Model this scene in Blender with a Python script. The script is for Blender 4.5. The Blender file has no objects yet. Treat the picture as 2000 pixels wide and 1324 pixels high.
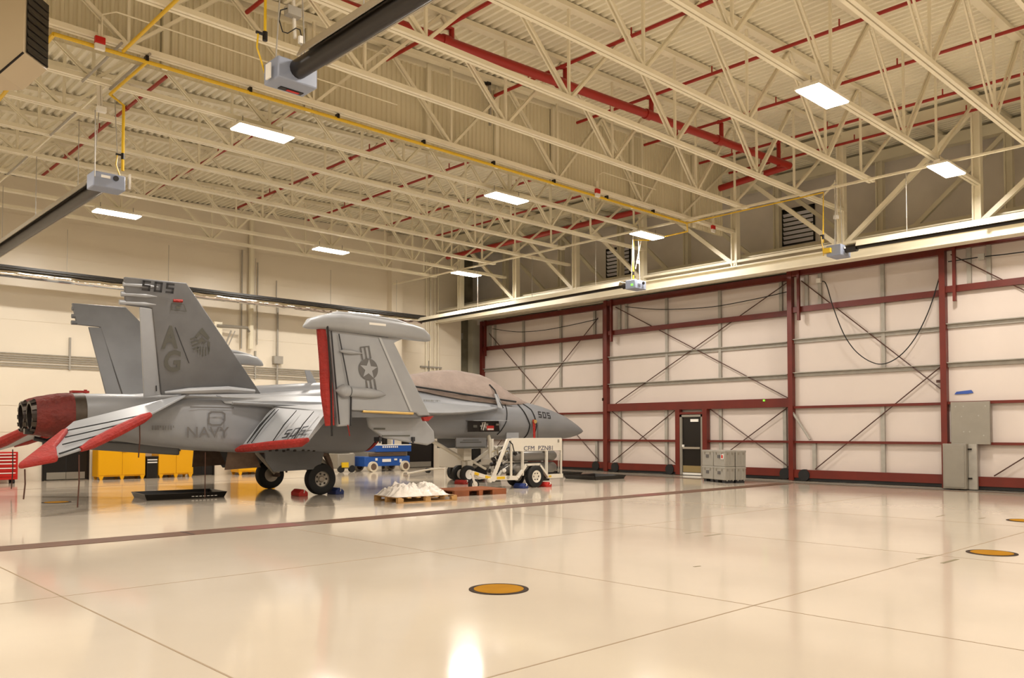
import bpy, math, random
from math import radians as Rd, sin, cos, pi, sqrt
from mathutils import Vector as V, Matrix
random.seed(7)
SC = bpy.context.scene
COL = SC.collection

# ------------------------------------------------------------------ camera
W_, H_ = 2000., 1324.
FPX, CX, CY, YAW, PIT, EYE = 1626.887, 1000., 792.922, .8109045, .03256757, 1.56
FW = V((cos(YAW)*cos(PIT), sin(YAW)*cos(PIT), sin(PIT)))
RT = V((sin(YAW), -cos(YAW), 0.))
UP = RT.cross(FW)
EYEP = V((0, 0, EYE))
cam = bpy.data.objects.new('camera', bpy.data.cameras.new('camera'))
COL.objects.link(cam)
cam.data.sensor_fit = 'HORIZONTAL'
cam.data.sensor_width = 36.
cam.data.lens = 36.*FPX/W_
cam.data.shift_y = (CY-H_/2)/W_
cam.data.clip_end = 300
cam.matrix_world = Matrix((RT, UP, -FW)).transposed().to_4x4()
cam.location = EYEP
SC.camera = cam
def ray(px, py): return RT*((px-CX)/FPX) - UP*((py-CY)/FPX) + FW
def onX(px, py, X):      # point of the place seen at a pixel of the photo, on the plane x = X
    d = ray(px, py); return EYEP + d*(X/d.x)
def onY(px, py, Y):
    d = ray(px, py); return EYEP + d*(Y/d.y)
def onZ(px, py, z=0.):
    d = ray(px, py); return EYEP + d*((z-EYE)/d.z)

# ------------------------------------------------------------------ materials
def lin(c): return c/12.92 if c <= .04045 else ((c+.055)/1.055)**2.4
def hexc(h): return tuple(lin(int(h[i:i+2], 16)/255.) for i in (0, 2, 4)) + (1.,)
MATS = {}
def mat(name, h, rough=.5, metal=0., var=0., vscale=3., bump=0., bscale=20., emit=None, estr=0., spec=None, h2=None, stretch=(1,1,1), coat=0.):
    if name in MATS: return MATS[name]
    m = bpy.data.materials.new(name); m.use_nodes = True
    nt = m.node_tree; N = nt.nodes; L = nt.links
    b = N['Principled BSDF']
    col = hexc(h)
    b.inputs['Base Color'].default_value = col
    b.inputs['Roughness'].default_value = rough
    b.inputs['Metallic'].default_value = metal
    if spec is not None: b.inputs['Specular IOR Level'].default_value = spec
    if coat: b.inputs['Coat Weight'].default_value = coat
    if var or bump:
        tc = N.new('ShaderNodeTexCoord'); mp = N.new('ShaderNodeMapping')
        mp.inputs['Scale'].default_value = stretch
        L.new(tc.outputs['Object'], mp.inputs['Vector'])
    if var:
        n = N.new('ShaderNodeTexNoise'); n.inputs['Scale'].default_value = vscale; n.inputs['Detail'].default_value = 4
        L.new(mp.outputs[0], n.inputs['Vector'])
        r = N.new('ShaderNodeValToRGB')
        c2 = hexc(h2) if h2 else tuple(c*(1-var) for c in col[:3])+(1,)
        c1 = col if h2 else tuple(min(1, c*(1+var*.5)) for c in col[:3])+(1,)
        r.color_ramp.elements[0].position = .3; r.color_ramp.elements[0].color = c2
        r.color_ramp.elements[1].position = .7; r.color_ramp.elements[1].color = c1
        L.new(n.outputs['Fac'], r.inputs['Fac']); L.new(r.outputs['Color'], b.inputs['Base Color'])
    if bump:
        n2 = N.new('ShaderNodeTexNoise'); n2.inputs['Scale'].default_value = bscale; n2.inputs['Detail'].default_value = 3
        L.new(mp.outputs[0], n2.inputs['Vector'])
        bp = N.new('ShaderNodeBump'); bp.inputs['Strength'].default_value = bump; bp.inputs['Distance'].default_value = .05
        L.new(n2.outputs['Fac'], bp.inputs['Height']); L.new(bp.outputs[0], b.inputs['Normal'])
    if emit:
        b.inputs['Emission Color'].default_value = hexc(emit); b.inputs['Emission Strength'].default_value = estr
    MATS[name] = m
    return m
M = {}
M['cream']  = mat('cream steel paint', 'ece4cc', .38, var=.06, vscale=1.5)
M['deck']   = mat('cream roof deck paint', 'efe8d2', .5, var=.05, vscale=.7)
M['wall']   = mat('cream wall panel', 'e9dfcc', .32, var=.04, vscale=.5)
M['liner']  = mat('cream ribbed liner', 'ded5b9', .45)
M['grey_wall'] = mat('grey taupe wall', 'f4ece2', .6, var=.12, vscale=.6)
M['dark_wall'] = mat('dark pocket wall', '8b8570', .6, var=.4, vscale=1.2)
M['white_ins'] = mat('white vinyl insulation', 'd3c7be', .33, bump=.25, bscale=1.6, stretch=(1, 1, .6), var=.03, vscale=.8)
M['red_steel'] = mat('red oxide steel', '641d10', .4, var=.15, vscale=2)
M['red_pipe']  = mat('red fire pipe', '9a1d12', .4)
M['galv']   = mat('galvanised steel', 'a39e94', .45, metal=.08, var=.1, vscale=5)
M['rod']    = mat('dark brown rod', '4a2a1e', .5)
M['black']  = mat('black rubber', '121212', .65)
M['dark']   = mat('dark steel', '241f1c', .4, metal=.5)
M['tubeblk']= mat('black heater tube', '19130f', .35)
M['alu']    = mat('polished aluminium', 'bdb6a8', .5, metal=1.)
M['mirror'] = mat('bright rippled aluminium', 'ece8e0', .08, metal=1.)
M['alu_b']  = mat('brushed aluminium', 'c9c4ba', .35, metal=.9)
M['heater'] = mat('blue grey burner enamel', '8b93a6', .4)
M['yellow'] = mat('yellow gas pipe paint', 'd9b21a', .4)
M['yellow_c'] = mat('yellow cabinet enamel', 'e8a800', .35)
M['white']  = mat('white enamel', 'd9d3c6', .4)
M['beige']  = mat('beige duct metal', 'b9a98d', .4)
M['lamp_body'] = mat('white lamp housing', 'e8e2d2', .4)
M['lamp']   = mat('lit lamp lens', 'fff4e0', .5, emit='fff0dc', estr=26.)
M['jet']    = mat('haze grey paint', '84868a', .42, var=.16, vscale=1.1, stretch=(.4, 1, 1))
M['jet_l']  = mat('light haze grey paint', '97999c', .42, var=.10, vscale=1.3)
M['jet_d']  = mat('weathered dark grey paint', '68696b', .45, var=.18, vscale=1.4)
M['jet_s'] = mat('pale edge strip paint', 'adafb1', .42)
M['mark_d'] = mat('dark grey marking', '26262a', .5)
M['mark_g'] = mat('faded grey marking', '55554f', .5)
M['mark_f'] = mat('pale grey marking', '5d5b5a', .5)
M['cover_red'] = mat('red padded cover', '96190d', .6, bump=.6, bscale=14, var=.2, vscale=6)
M['cover_noz'] = mat('maroon canvas nozzle cover', '64190f', .7, bump=.9, bscale=9, var=.25, vscale=5)
M['cover_tan'] = mat('taupe canvas cockpit cover', '94857c', .85, bump=.8, bscale=5, var=.1, vscale=3)
M['nozzle'] = mat('burnt nozzle metal', '3a3330', .4, metal=.7, var=.3, vscale=8)
M['nozzle_b'] = mat('burnt band metal', '4c433a', .45, metal=.5, var=.2, vscale=6)
M['rim']    = mat('grey wheel rim', 'a8a196', .4, metal=.4)
M['gear_w'] = mat('white landing gear paint', 'd9d2c2', .4)
M['brown']  = mat('brown gear well', '6b5545', .6, var=.3, vscale=6)
M['blue']   = mat('blue lift enamel', '1d4f9e', .4)
M['blue_d'] = mat('dark blue rubber chock', '22346e', .55)
M['red_c']  = mat('red rubber chock', 'b5241c', .55)
M['tyre_w'] = mat('non marking cream tyre', 'd8cdb6', .6)
M['red_box']= mat('red tool chest enamel', 'c01a14', .3)
M['tote']   = mat('grey plastic tote', '9b978e', .5, var=.05, vscale=4)
M['wood']   = mat('pale pallet wood', 'b98f58', .7, var=.3, vscale=7, stretch=(.3, 2, 2))
M['wood_r'] = mat('reddish pallet wood', '8c4f2c', .6, var=.2, vscale=6)
M['wrap']   = mat('crumpled white plastic film', 'efe8df', .15, bump=.5, bscale=10)
M['drain']  = mat('brown drain grate', '5b3a22', .6, var=.2, vscale=6)
M['drain_r'] = mat('reddish worn grate', '6a3226', .6)
M['cyl'] = mat('grey gas cylinder paint', '6f6c68', .35, metal=.2)
M['disc_y'] = mat('ochre yellow disc paint', '9c6c00', .75, var=.12, vscale=4, spec=.08)
M['disc_r'] = mat('dark brown disc rim', '33261d', .7, spec=.1)
M['steelgrey'] = mat('grey panel enamel', '8a8478', .5, var=.06, vscale=4)
M['tape']   = mat('blue tape', '3352a0', .5)
M['door_blk'] = mat('black door leaf', '14110f', .3)
M['brass']  = mat('brushed kick plate', 'b8a87c', .3, metal=.8)
M['sign_w'] = mat('white sign', 'e9e6df', .5)
M['sign_r'] = mat('red sign', 'c1241d', .5)
M['text']   = mat('black lettering', '17161a', .5)
M['text_b'] = mat('dark blue lettering', '2b2f52', .5)
M['bay_shade'] = mat('dark opening', '0d0b0a', .2)
M['gold']   = mat('brass fold hinge', 'd6b673', .35, metal=.6)
M['joint']  = mat('floor joint filler', '8f7a5c', .5)
M['mark_fl'] = mat('worn floor mark', '6b5f3c', .6)
M['louvre'] = mat('blue grey louvre blade', 'f0eef8', .6)
M['green_led'] = mat('green indicator', '6cff3a', .4, emit='5cff30', estr=3.)

# floor: glossy cream epoxy
def floor_mat():
    m = bpy.data.materials.new('glossy cream epoxy'); m.use_nodes = True
    nt = m.node_tree; N = nt.nodes; L = nt.links; b = N['Principled BSDF']
    tc = N.new('ShaderNodeTexCoord')
    n = N.new('ShaderNodeTexNoise'); n.inputs['Scale'].default_value = .35; n.inputs['Detail'].default_value = 5
    L.new(tc.outputs['Object'], n.inputs['Vector'])
    r = N.new('ShaderNodeValToRGB')
    r.color_ramp.elements[0].position = .3; r.color_ramp.elements[0].color = hexc('c8bcaa')
    r.color_ramp.elements[1].position = .7; r.color_ramp.elements[1].color = hexc('d1c5b3')
    L.new(n.outputs['Fac'], r.inputs['Fac'])
    L.new(r.outputs['Color'], b.inputs['Base Color'])
    n2 = N.new('ShaderNodeTexNoise'); n2.inputs['Scale'].default_value = 1.1; n2.inputs['Detail'].default_value = 2
    L.new(tc.outputs['Object'], n2.inputs['Vector'])
    mr = N.new('ShaderNodeMapRange'); mr.inputs['To Min'].default_value = .07; mr.inputs['To Max'].default_value = .13
    L.new(n2.outputs['Fac'], mr.inputs['Value']); L.new(mr.outputs[0], b.inputs['Roughness'])
    b.inputs['IOR'].default_value = 1.47
    n3 = N.new('ShaderNodeTexNoise'); n3.inputs['Scale'].default_value = 2.2; n3.inputs['Detail'].default_value = 1
    L.new(tc.outputs['Object'], n3.inputs['Vector'])
    bp = N.new('ShaderNodeBump'); bp.inputs['Strength'].default_value = .03; bp.inputs['Distance'].default_value = .02
    L.new(n3.outputs['Fac'], bp.inputs['Height']); L.new(bp.outputs[0], b.inputs['Normal'])
    return m
M['floor'] = floor_mat()

# ------------------------------------------------------------------ mesh builder
class MB:
    def __init__(s): s.v = []; s.f = []
    def add(s, vs, fs):
        o = len(s.v); s.v += [tuple(p) for p in vs]; s.f += [tuple(i+o for i in f) for f in fs]; return s
    def box(s, c, d, rz=0., R=None):
        c = V(c); hx, hy, hz = d[0]/2, d[1]/2, d[2]/2
        R = R or Matrix.Rotation(rz, 3, 'Z')
        vs = [c + R @ V((x, y, z)) for x in (-hx, hx) for y in (-hy, hy) for z in (-hz, hz)]
        return s.add(vs, [(0,1,3,2),(4,6,7,5),(0,4,5,1),(2,3,7,6),(0,2,6,4),(1,5,7,3)])
    def bb(s, a, b):   # box by corners
        return s.box([(a[i]+b[i])/2 for i in range(3)], [abs(a[i]-b[i]) for i in range(3)])
    def beam(s, a, b, w, h, up=(0,0,1)):
        a, b = V(a), V(b); d = (b-a); l = d.length; d.normalize()
        u = V(up)
        if abs(d.dot(u)) > .98: u = V((1,0,0))
        x = d.cross(u).normalized(); y = x.cross(d).normalized()
        vs = [p + x*sx*w/2 + y*sy*h/2 for p in (a, b) for sx in (-1, 1) for sy in (-1, 1)]
        return s.add(vs, [(0,2,3,1),(4,5,7,6),(0,1,5,4),(2,6,7,3),(0,4,6,2),(1,3,7,5)])
    def ibeam(s, a, b, w, h, t=.02, up=(0,0,1)):
        a, b = V(a), V(b); u = V(up)
        s.beam(a+u*(h/2-t/2), b+u*(h/2-t/2), w, t, up); s.beam(a-u*(h/2-t/2), b-u*(h/2-t/2), w, t, up)
        return s.beam(a, b, t, h-2*t, up)
    def tube(s, pts, r, n=8, cap=True):
        pts = [V(p) for p in pts]
        rs = r if isinstance(r, (list, tuple)) else [r]*len(pts)
        vs = []; fs = []
        prev = None
        for i, p in enumerate(pts):
            d = (pts[min(i+1, len(pts)-1)] - pts[max(i-1, 0)]).normalized()
            if prev is None:
                u = V((0,0,1)) if abs(d.z) < .9 else V((1,0,0))
                x = d.cross(u).normalized()
            else:
                x = (prev - d*prev.dot(d))
                x = x.normalized() if x.length > 1e-6 else d.orthogonal().normalized()
            y = d.cross(x).normalized(); prev = x
            vs += [p + (x*cos(2*pi*k/n) + y*sin(2*pi*k/n))*rs[i] for k in range(n)]
        for i in range(len(pts)-1):
            for k in range(n):
                a = i*n+k; b = i*n+(k+1) % n
                fs.append((a, b, b+n, a+n))
        if cap: fs += [tuple(range(n-1, -1, -1)), tuple(range((len(pts)-1)*n, len(pts)*n))]
        return s.add(vs, fs)
    def loft(s, rings, cap=True, closed=True):
        n = len(rings[0]); vs = [p for r in rings for p in r]; fs = []
        for i in range(len(rings)-1):
            for k in range(n if closed else n-1):
                a = i*n+k; b = i*n+(k+1) % n
                fs.append((a, b, b+n, a+n))
        if cap and closed: fs += [tuple(range(n-1, -1, -1)), tuple(range((len(rings)-1)*n, len(rings)*n))]
        return s.add(vs, fs)
    def prism(s, poly, dv):      # polygon of 3d points extruded by dv
        n = len(poly); dv = V(dv); p0 = [V(p) for p in poly]; p1 = [p+dv for p in p0]
        return s.add(p0+p1, [tuple(range(n-1, -1, -1)), tuple(range(n, 2*n))] + [(k, (k+1) % n, n+(k+1) % n, n+k) for k in range(n)])
    def lathe(s, c, axis, prof, n=28, cap=True):   # prof: (distance along axis, radius)
        c = V(c); a = V(axis).normalized(); x = a.orthogonal().normalized(); y = a.cross(x)
        return s.loft([[c + a*d + (x*cos(2*pi*k/n) + y*sin(2*pi*k/n))*max(r, 1e-4) for k in range(n)] for d, r in prof], cap=cap)
    def face(s, pts): return s.add(pts, [tuple(range(len(pts)))])
    def build(s, name, m, parent=None, ang=35, bevel=0., loc=None):
        me = bpy.data.meshes.new(name)
        vs = s.v
        if loc is not None: vs = [tuple(V(p)-V(loc)) for p in s.v]
        me.from_pydata(vs, [], s.f); me.validate()
        import bmesh
        b = bmesh.new(); b.from_mesh(me); bmesh.ops.recalc_face_normals(b, faces=b.faces); b.to_mesh(me); b.free()
        me.materials.append(m if not isinstance(m, str) else M[m])
        for p in me.polygons: p.use_smooth = True
        me.set_sharp_from_angle(angle=Rd(ang))
        o = bpy.data.objects.new(name, me); COL.objects.link(o)
        if loc is not None: o.location = loc
        if parent is not None: o.parent = parent
        if bevel:
            bv = o.modifiers.new('bevel', 'BEVEL'); bv.width = bevel; bv.segments = 2; bv.limit_method = 'ANGLE'; bv.angle_limit = Rd(40)
        return o

def tag(o, label, cat, group=None, kind=None):
    o['label'] = label; o['category'] = cat
    if group: o['group'] = group
    if kind: o['kind'] = kind
    return o
def thing(name, label, cat, loc=(0,0,0), rz=0., group=None):
    o = bpy.data.objects.new(name, None); o.empty_display_size = .2; COL.objects.link(o)
    o.location = loc; o.rotation_euler = (0, 0, rz)
    return tag(o, label, cat, group)
def struct(o, label=None):
    o['kind'] = 'structure'
    if label: o['label'] = label
    return o
def dup(root, loc=None, rz=None, label=None, group=None):
    def cp(o, par):
        c = o.copy(); COL.objects.link(c)
        if par is not None: c.parent = par
        for ch in [x for x in KIDS.get(o.name, [])]: cp(ch, c)
        return c
    KIDS = {}
    for ob in bpy.data.objects:
        if ob.parent: KIDS.setdefault(ob.parent.name, []).append(ob)
    r = cp(root, None)
    if loc is not None: r.location = loc
    if rz is not None: r.rotation_euler = (0, 0, rz)
    if label: r['label'] = label
    if group: r['group'] = group
    return r
def text_polys(txt, size=1., bold=0.):
    cu = bpy.data.curves.new('t', 'FONT'); cu.body = txt; cu.size = size
    cu.align_x = 'CENTER'; cu.align_y = 'CENTER'; cu.resolution_u = 3; cu.offset = bold
    o = bpy.data.objects.new('t', cu); COL.objects.link(o)
    me = bpy.data.meshes.new_from_object(o)
    vs = [v.co.copy() for v in me.vertices]; fs = [tuple(p.vertices) for p in me.polygons]
    bpy.data.objects.remove(o); bpy.data.meshes.remove(me); bpy.data.curves.remove(cu)
    return vs, fs
def fit(vs, w, h):     # scale 2d points into a w x h box centred on the origin
    xs = [v[0] for v in vs]; ys = [v[1] for v in vs]
    x0, x1, y0, y1 = min(xs), max(xs), min(ys), max(ys)
    return [((v[0]-(x0+x1)/2)*w/max(x1-x0, 1e-6), (v[1]-(y0+y1)/2)*h/max(y1-y0, 1e-6)) for v in vs]
SEG = {'5': 'afgcd', '0': 'abcdef'}
def block_digits(txt, t=.2, gap=.3):      # squared block numerals, each .7 wide and 1 high
    vs = []; fs = []; x = 0.; w = .72
    R = {'a': (0,1-t,w,1), 'd': (0,0,w,t), 'g': (0,.5-t/2,w,.5+t/2), 'f': (0,.5,t,1), 'e': (0,0,t,.5), 'b': (w-t,.5,w,1), 'c': (w-t,0,w,.5)}
    for ch in txt:
        for sg in SEG[ch]:
            a, b, c, d = R[sg]; o = len(vs)
            vs += [(x+a, b), (x+c, b), (x+c, d), (x+a, d)]; fs.append((o, o+1, o+2, o+3))
        x += w+gap
    return vs, fs
def decal(name, vs, fs, P, U, Vv, m, parent=None, eps=.006, label=None):
    P, U, Vv = V(P), V(U), V(Vv); Nn = U.cross(Vv).normalized()
    b = MB(); b.add([P + U*v[0] + Vv*v[1] + Nn*eps for v in vs], fs)
    me = bpy.data.meshes.new(name); me.from_pydata(b.v, [], b.f); me.materials.append(M[m])
    o = bpy.data.objects.new(name, me); COL.objects.link(o)
    if parent is not None: o.parent = parent
    if label: o['label'] = label
    return o
def rect(w, h): return [(-w/2,-h/2),(w/2,-h/2),(w/2,h/2),(-w/2,h/2)], [(0,1,2,3)]
LAMP_W = 282.
LAMP_C = (1., .935, .86)
def bw(mb, name, m, parent, **k):     # part whose vertices were given in place coordinates (root not rotated)
    r = parent
    while r.parent is not None: r = r.parent
    L = r.location
    mb.v = [(v[0]-L.x, v[1]-L.y, v[2]-L.z) for v in mb.v]
    return mb.build(name, m, parent, **k)

# ------------------------------------------------------------------ shell
XL, XF, YB, YN = -13., 27.3, 30.3, -15.
def deck(x): return 9.57 + .0417*x
CH = 8.15                # bottom chord height
TRY = [3.67 + 1.832*i for i in range(14)]        # truss lines, near to far
XT = 24.0
fl = MB().bb((XL, YN, -.3), (28.6, 32, 0)).build('floor', 'floor'); struct(fl)
jn = MB()
def strip(b, p, q, w, z=.0015):
    p, q = V(p), V(q); d = (q-p).normalized(); n = V((-d.y, d.x, 0))*w/2
    a = [p-n, q-n, q+n, p+n]
    return b.prism([(v.x, v.y, 0.0002) for v in a], (0, 0, z))
for b_, (p, q, w) in enumerate([((XL, 4.0, 0), (23.7, 4.0, 0), .016), ((XL, 8.78, 0), (23.7, 8.78, 0), .010),
        ((2.4, YN, 0), (2.4, 12.8, 0), .016), ((6.82, YN, 0), (6.82, 12.8, 0), .012), ((11.3, YN, 0), (11.3, 12.8, 0), .008),
        ((15.8, YN, 0), (15.8, 12.8, 0), .008), ((XL, 26.15, 0), (15.6, 26.15, 0), .05), ((15.6, 26.15, 0), (17.5, 26.6, 0), .05)]):
    strip(MB(), p, q, w).build('joint', 'joint' if b_ < 6 else 'drain', fl) if False else bw(strip(MB(), p, q, w), 'joint', 'joint' if b_ < 6 else 'drain', fl)
for p, q, w in [((10.92,7.57),(11.26,7.53),.025),((10.86,7.18),(11.26,7.16),.035),((8.28,5.63),(8.38,5.61),.03),((10.79,4.06),(11.14,4.02),.04),
                ((10.66,3.73),(11.15,3.72),.045),((16.53,5.86),(16.94,5.87),.03),((16.69,5.19),(16.96,5.18),.03)]:
    bw(strip(MB(), p+(0,), q+(0,), w), 'scuff_mark', 'mark_fl', fl)

# walls
b = MB().prism([(XL, YB, 0), (25.45, YB, 0), (25.45, YB, deck(25.45)-.01), (XL, YB, deck(XL)-.01)], (0, .25, 0))
wb = struct(b.build('wall_back', 'wall'))
# horizontal panel reveals and the darker service band of the back wall
for z in (1.6, 2.45, 5.2, 7.4, 8.6):
    bw(MB().bb((XL, YB-.012, z), (25.45, YB, z+.02)), 'panel_seam', 'wall', wb)
for z in (3.72, 3.8, 3.9, 3.97, 4.04, 4.12):
    bw(MB().tube([(XL, YB-.05, z), (19.5, YB-.05, z)], .018, 6), 'conduit', 'galv', wb)
for x in (8.4, 15.0, 1.5):
    bw(MB().bb((x-.03, YB-.07, 3.66), (x+.03, YB-.01, 4.75)), 'conduit_strut', 'galv', wb)
for x, z0, z1, r in [(15.9,2.4,6.6,.04),(15.85,6.6,7.6,.02),(14.4,4.8,8.6,.03),(14.75,4.8,9.8,.10),(15.05,5.0,8.2,.02),(23.3,3.0,9.5,.03),(23.55,3.0,9.5,.03),(23.8,3.0,9.5,.03),(24.0,3.0,9.5,.03),(22.6,2.8,4.0,.03)]:
    bw(MB().tube([(x, YB-.06-r, z0), (x, YB-.06-r, z1)], r, 8), 'riser_pipe', 'galv' if x < 22 and r != .10 else 'cream', wb)
bw(MB().bb((23.0, YB-.12, 4.55), (24.2, YB-.01, 4.62)), 'pipe_bracket', 'galv', wb)
bw(MB().bb((15.72, YB-.2, 4.3), (16.1, YB-.02, 4.6)), 'junction_box', 'galv', wb)
bw(MB().bb((21.2, YB-.35, 0), (21.75, YB, deck(21)-.2)), 'pilaster', 'wall', wb)
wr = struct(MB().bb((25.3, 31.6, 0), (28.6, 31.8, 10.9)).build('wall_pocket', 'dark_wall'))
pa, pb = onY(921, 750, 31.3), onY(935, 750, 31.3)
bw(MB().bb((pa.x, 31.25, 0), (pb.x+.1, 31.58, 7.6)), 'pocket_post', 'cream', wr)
bw(MB().bb((25.6, 31.4, 6.2), (26.5, 31.58, 6.5)), 'pocket_bracket', 'galv', wr)
wf = struct(MB().prism([(XF, YN, 6.95), (XF, 31.8, 6.95), (XF, 31.8, deck(XF)), (XF, YN, deck(XF))], (.25, 0, 0)).build('wall_front', 'grey_wall'))
struct(MB().bb((25.0, YN+.02, 0), (25.3, .45, 6.94)).build('wall_front_low', 'white_ins'))
struct(MB().prism([(XL, YN, 0), (25.4, YN, 0), (25.4, YN, deck(25)), (XL, YN, deck(XL))], (0, -.25, 0)).build('wall_right', 'wall'))
struct(MB().bb((XL-.25, YN, 0), (XL, 32, deck(XL))).build('wall_left', 'wall'))
struct(MB().prism([(28.3, YN, 0), (28.3, 32, 0), (28.3, 32, 7.1), (28.3, YN, 7.1)], (.2, 0, 0)).build('wall_outer', 'grey_wall'))
# ceiling: trapezoidal steel deck, flutes along y, sloping up to the doors
prof = []
x = XL
while x < 28.6:
    for dx, dz in ((0, 0), (.03, .075), (.1, .075), (.13, 0)):
        prof.append((x+dx, deck(x+dx)+dz))
    x += .2
ya, yb = YN, 32.
n = len(prof)
b = MB(); b.add([(p[0], ya, p[1]) for p in prof]+[(p[0], yb, p[1]) for p in prof]+[(p[0], ya, p[1]+.02) for p in prof]+[(p[0], yb, p[1]+.02) for p in prof],
    [(i, i+1, n+i+1, n+i) for i in range(n-1)] + [(2*n+i, 3*n+i, 3*n+i+1, 2*n+i+1) for i in range(n-1)])
struct(b.build('ceiling', 'deck', ang=20))
# lined curtain wall hanging from the roof between the two bays
YC = 14.95
b = MB(); cp = []
x = XL
while x < 23.7:
    for dx, dy in ((0, 0), (.02, -.03), (.065, -.03), (.085, 0)): cp.append((x+dx, YC+dy))
    x += .13
n = len(cp)
b.add([(p[0], p[1], 8.03) for p in cp]+[(p[0], p[1], deck(p[0])-.05) for p in cp], [(i, i+1, n+i+1, n+i) for i in range(n-1)])
b.add([(p[0], YC+.06, 8.03) for p in (cp[0], cp[-1])]+[(p[0], YC+.06, deck(p[0])-.05) for p in (cp[0], cp[-1])], [(0,1,3,2)])
wc = struct(b.build('wall_curtain', 'liner', ang=20))
bw(MB().beam((XL, YC-.03, deck(XL)-.12), (23.75, YC-.03, deck(23.75)-.12), .12, .12), 'head_trim', 'cream', wc)
for x in (-6.4, -.3, 5.6, 8.45, 11.5, 13.6, 15.6, 18.9, 22.0):
    bw(MB().bb((x-.05, YC-.12, 8.03), (x+.05, YC-.05, deck(x)-.1)), 'wind_post', 'cream', wc)

# ------------------------------------------------------------------ roof trusses (one built, the others copied)
def ordn(i): return ['nearest','second','third','fourth','fifth','sixth','seventh','eighth','ninth','tenth','eleventh','twelfth','thirteenth','farthest'][i]
NODES = [21.05-.0] + [19.1-3.55*i for i in range(9)]
def truss(y, chord_end, label):
    t = thing('roof_truss', label, 'truss', (0, y, CH), 0, 'roof trusses')
    for s in (-1, 1):
        MB().beam((XL, s*.048, 0), (chord_end, s*.048, 0), .07, .085).build('bottom_chord', 'cream', t)
    za = deck(XL)-CH-.07; zb = deck(26.9)-CH-.07
    MB().beam((XL, 0, za), (26.9, 0, zb), .18, .10).build('top_chord', 'cream', t)
    def top(x): return deck(x)-CH-.11
    xs = sorted(NODES)
    for i, xn in enumerate(xs):
        if xn < -9: continue
        MB().beam((xn, 0, .04), (xn, 0, top(xn)), .05, .05).build('web_post', 'cream', t)
        if xn < 20:
            for s in (-1, 1):
                b = MB()
                for q in (-.04, .04): b.beam((xn+s*.05, q, .04), (xn+s*1.78, q, top(xn+s*1.78)), .035, .055)
                b.build('web_diagonal', 'cream', t)
            MB().beam((xn+1.78, 0, top(xn+1.78)), (xn+.9, 0, top(xn+.9)*.52), .03, .03).build('web_strut', 'cream', t)
        else:
            MB().beam((xn, 0, .04), (XT, 0, top(XT)), .06, .06).build('web_diagonal', 'cream', t)
    return t
def tlabel(i):
    s = {0: 'cream steel roof truss at the upper right corner, nearest the camera', 2: 'cream steel roof truss carrying the two brightest lamps on the right',
         6: 'cream steel roof truss along the curtain wall with the yellow pipe under it',
         7: 'cream steel roof truss just behind the yellow pipe, carrying three long lamps', 12: 'cream steel roof truss carrying three small far lamps over the jet tail'}
    if i in s: return s[i]
    return 'cream steel roof truss, %s from the camera of the parallel trusses' % ordn(i)
tr = []
for i, y in enumerate(TRY):
    long = i in (2, 4, 6, 8, 10, 12)
    if i < 2:
        t = truss(y, XT if long else 21.7, tlabel(i)) if i == 0 else dup(tr[0], (0, y, CH), label=tlabel(i))
    elif i == 2: t = truss(y, XT, tlabel(i))
    else: t = dup(tr[2] if long else tr[0], (0, y, CH), label=tlabel(i))
    tr.append(t)
# long angle bracing the chord ends, and two more further in
t = tag(MB().beam((21.3, YN, CH-.06), (21.3, 30.2, CH-.06), .07, .05).build('bridging_angle', 'cream'), 'long cream bridging angle crossing under all truss ends near the doors', 'brace')
t = tag(MB().beam((5.2, 14.8, CH+.03), (5.2, 30.2, CH+.03), .03, .03).build('bridging_rod', 'cream'), 'thin cream bridging rod crossing the chords by the hanging burner at left', 'brace')

# ------------------------------------------------------------------ header truss over the doors
hd = thing('header_truss', 'deep cream box truss spanning above the hangar doors', 'truss', (XT, 0, 0))
PY = [7.36, 11.04, 14.62, 18.4, 21.65, 25.0, 28.6]
for X, tagx in ((XT, 0), (26.75, 1)):
    for y in PY + [3.67, 0., -3.67, -7.3]:
        bw(MB().ibeam((X, y, 8.4), (X, y, 8.41), .2, .2) if False else MB().bb((X-.11, y-.11, 6.95), (X+.11, y-.07, deck(X)-.3)).bb((X-.11, y+.07, 6.95), (X+.11, y+.11, deck(X)-.3)).bb((X-.03, y-.08, 6.95), (X+.03, y+.08, deck(X)-.3)), 'post', 'cream', hd)
    ys = [-7.3, -3.67, 0., 3.67] + PY
    for i in range(len(ys)-1):
        y0, y1 = ys[i], ys[i+1]
        if y0 < 11: a, c = (y1, y0)
        else: a, c = (y0, y1)
        bw(MB().beam((X, a, 7.05), (X, c, deck(X)-.4), .13, .13, up=(1,0,0)), 'diagonal', 'cream', hd)
    bw(MB().bb((X-.15, YN+.02, deck(X)-.45), (X+.15, 30.2, deck(X)-.12)), 'top_chord', 'cream', hd)
bw(MB().bb((XT-.22, YN+.02, 6.64), (XT+.22, 30.2, 6.68)).bb((XT-.03, YN+.02, 6.68), (XT+.03, 30.2, 6.98)).bb((XT-.2, YN+.02, 6.96), (XT+.2, 30.2, 7.0)), 'bottom_chord', 'cream', hd)
bw(MB().bb((XT-.1, YN+.02, 7.12), (XT+.5, 30.2, 7.2)), 'track_plate', 'cream', hd)
bw(MB().bb((26.5, YN+.02, 7.62), (26.85, 31.5, 7.98)), 'rear_chord', 'cream', hd)
bw(MB().bb((24.25, YN+.02, 7.3), (27.25, 30.2, 7.34)), 'soffit', 'cream', hd)
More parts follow.
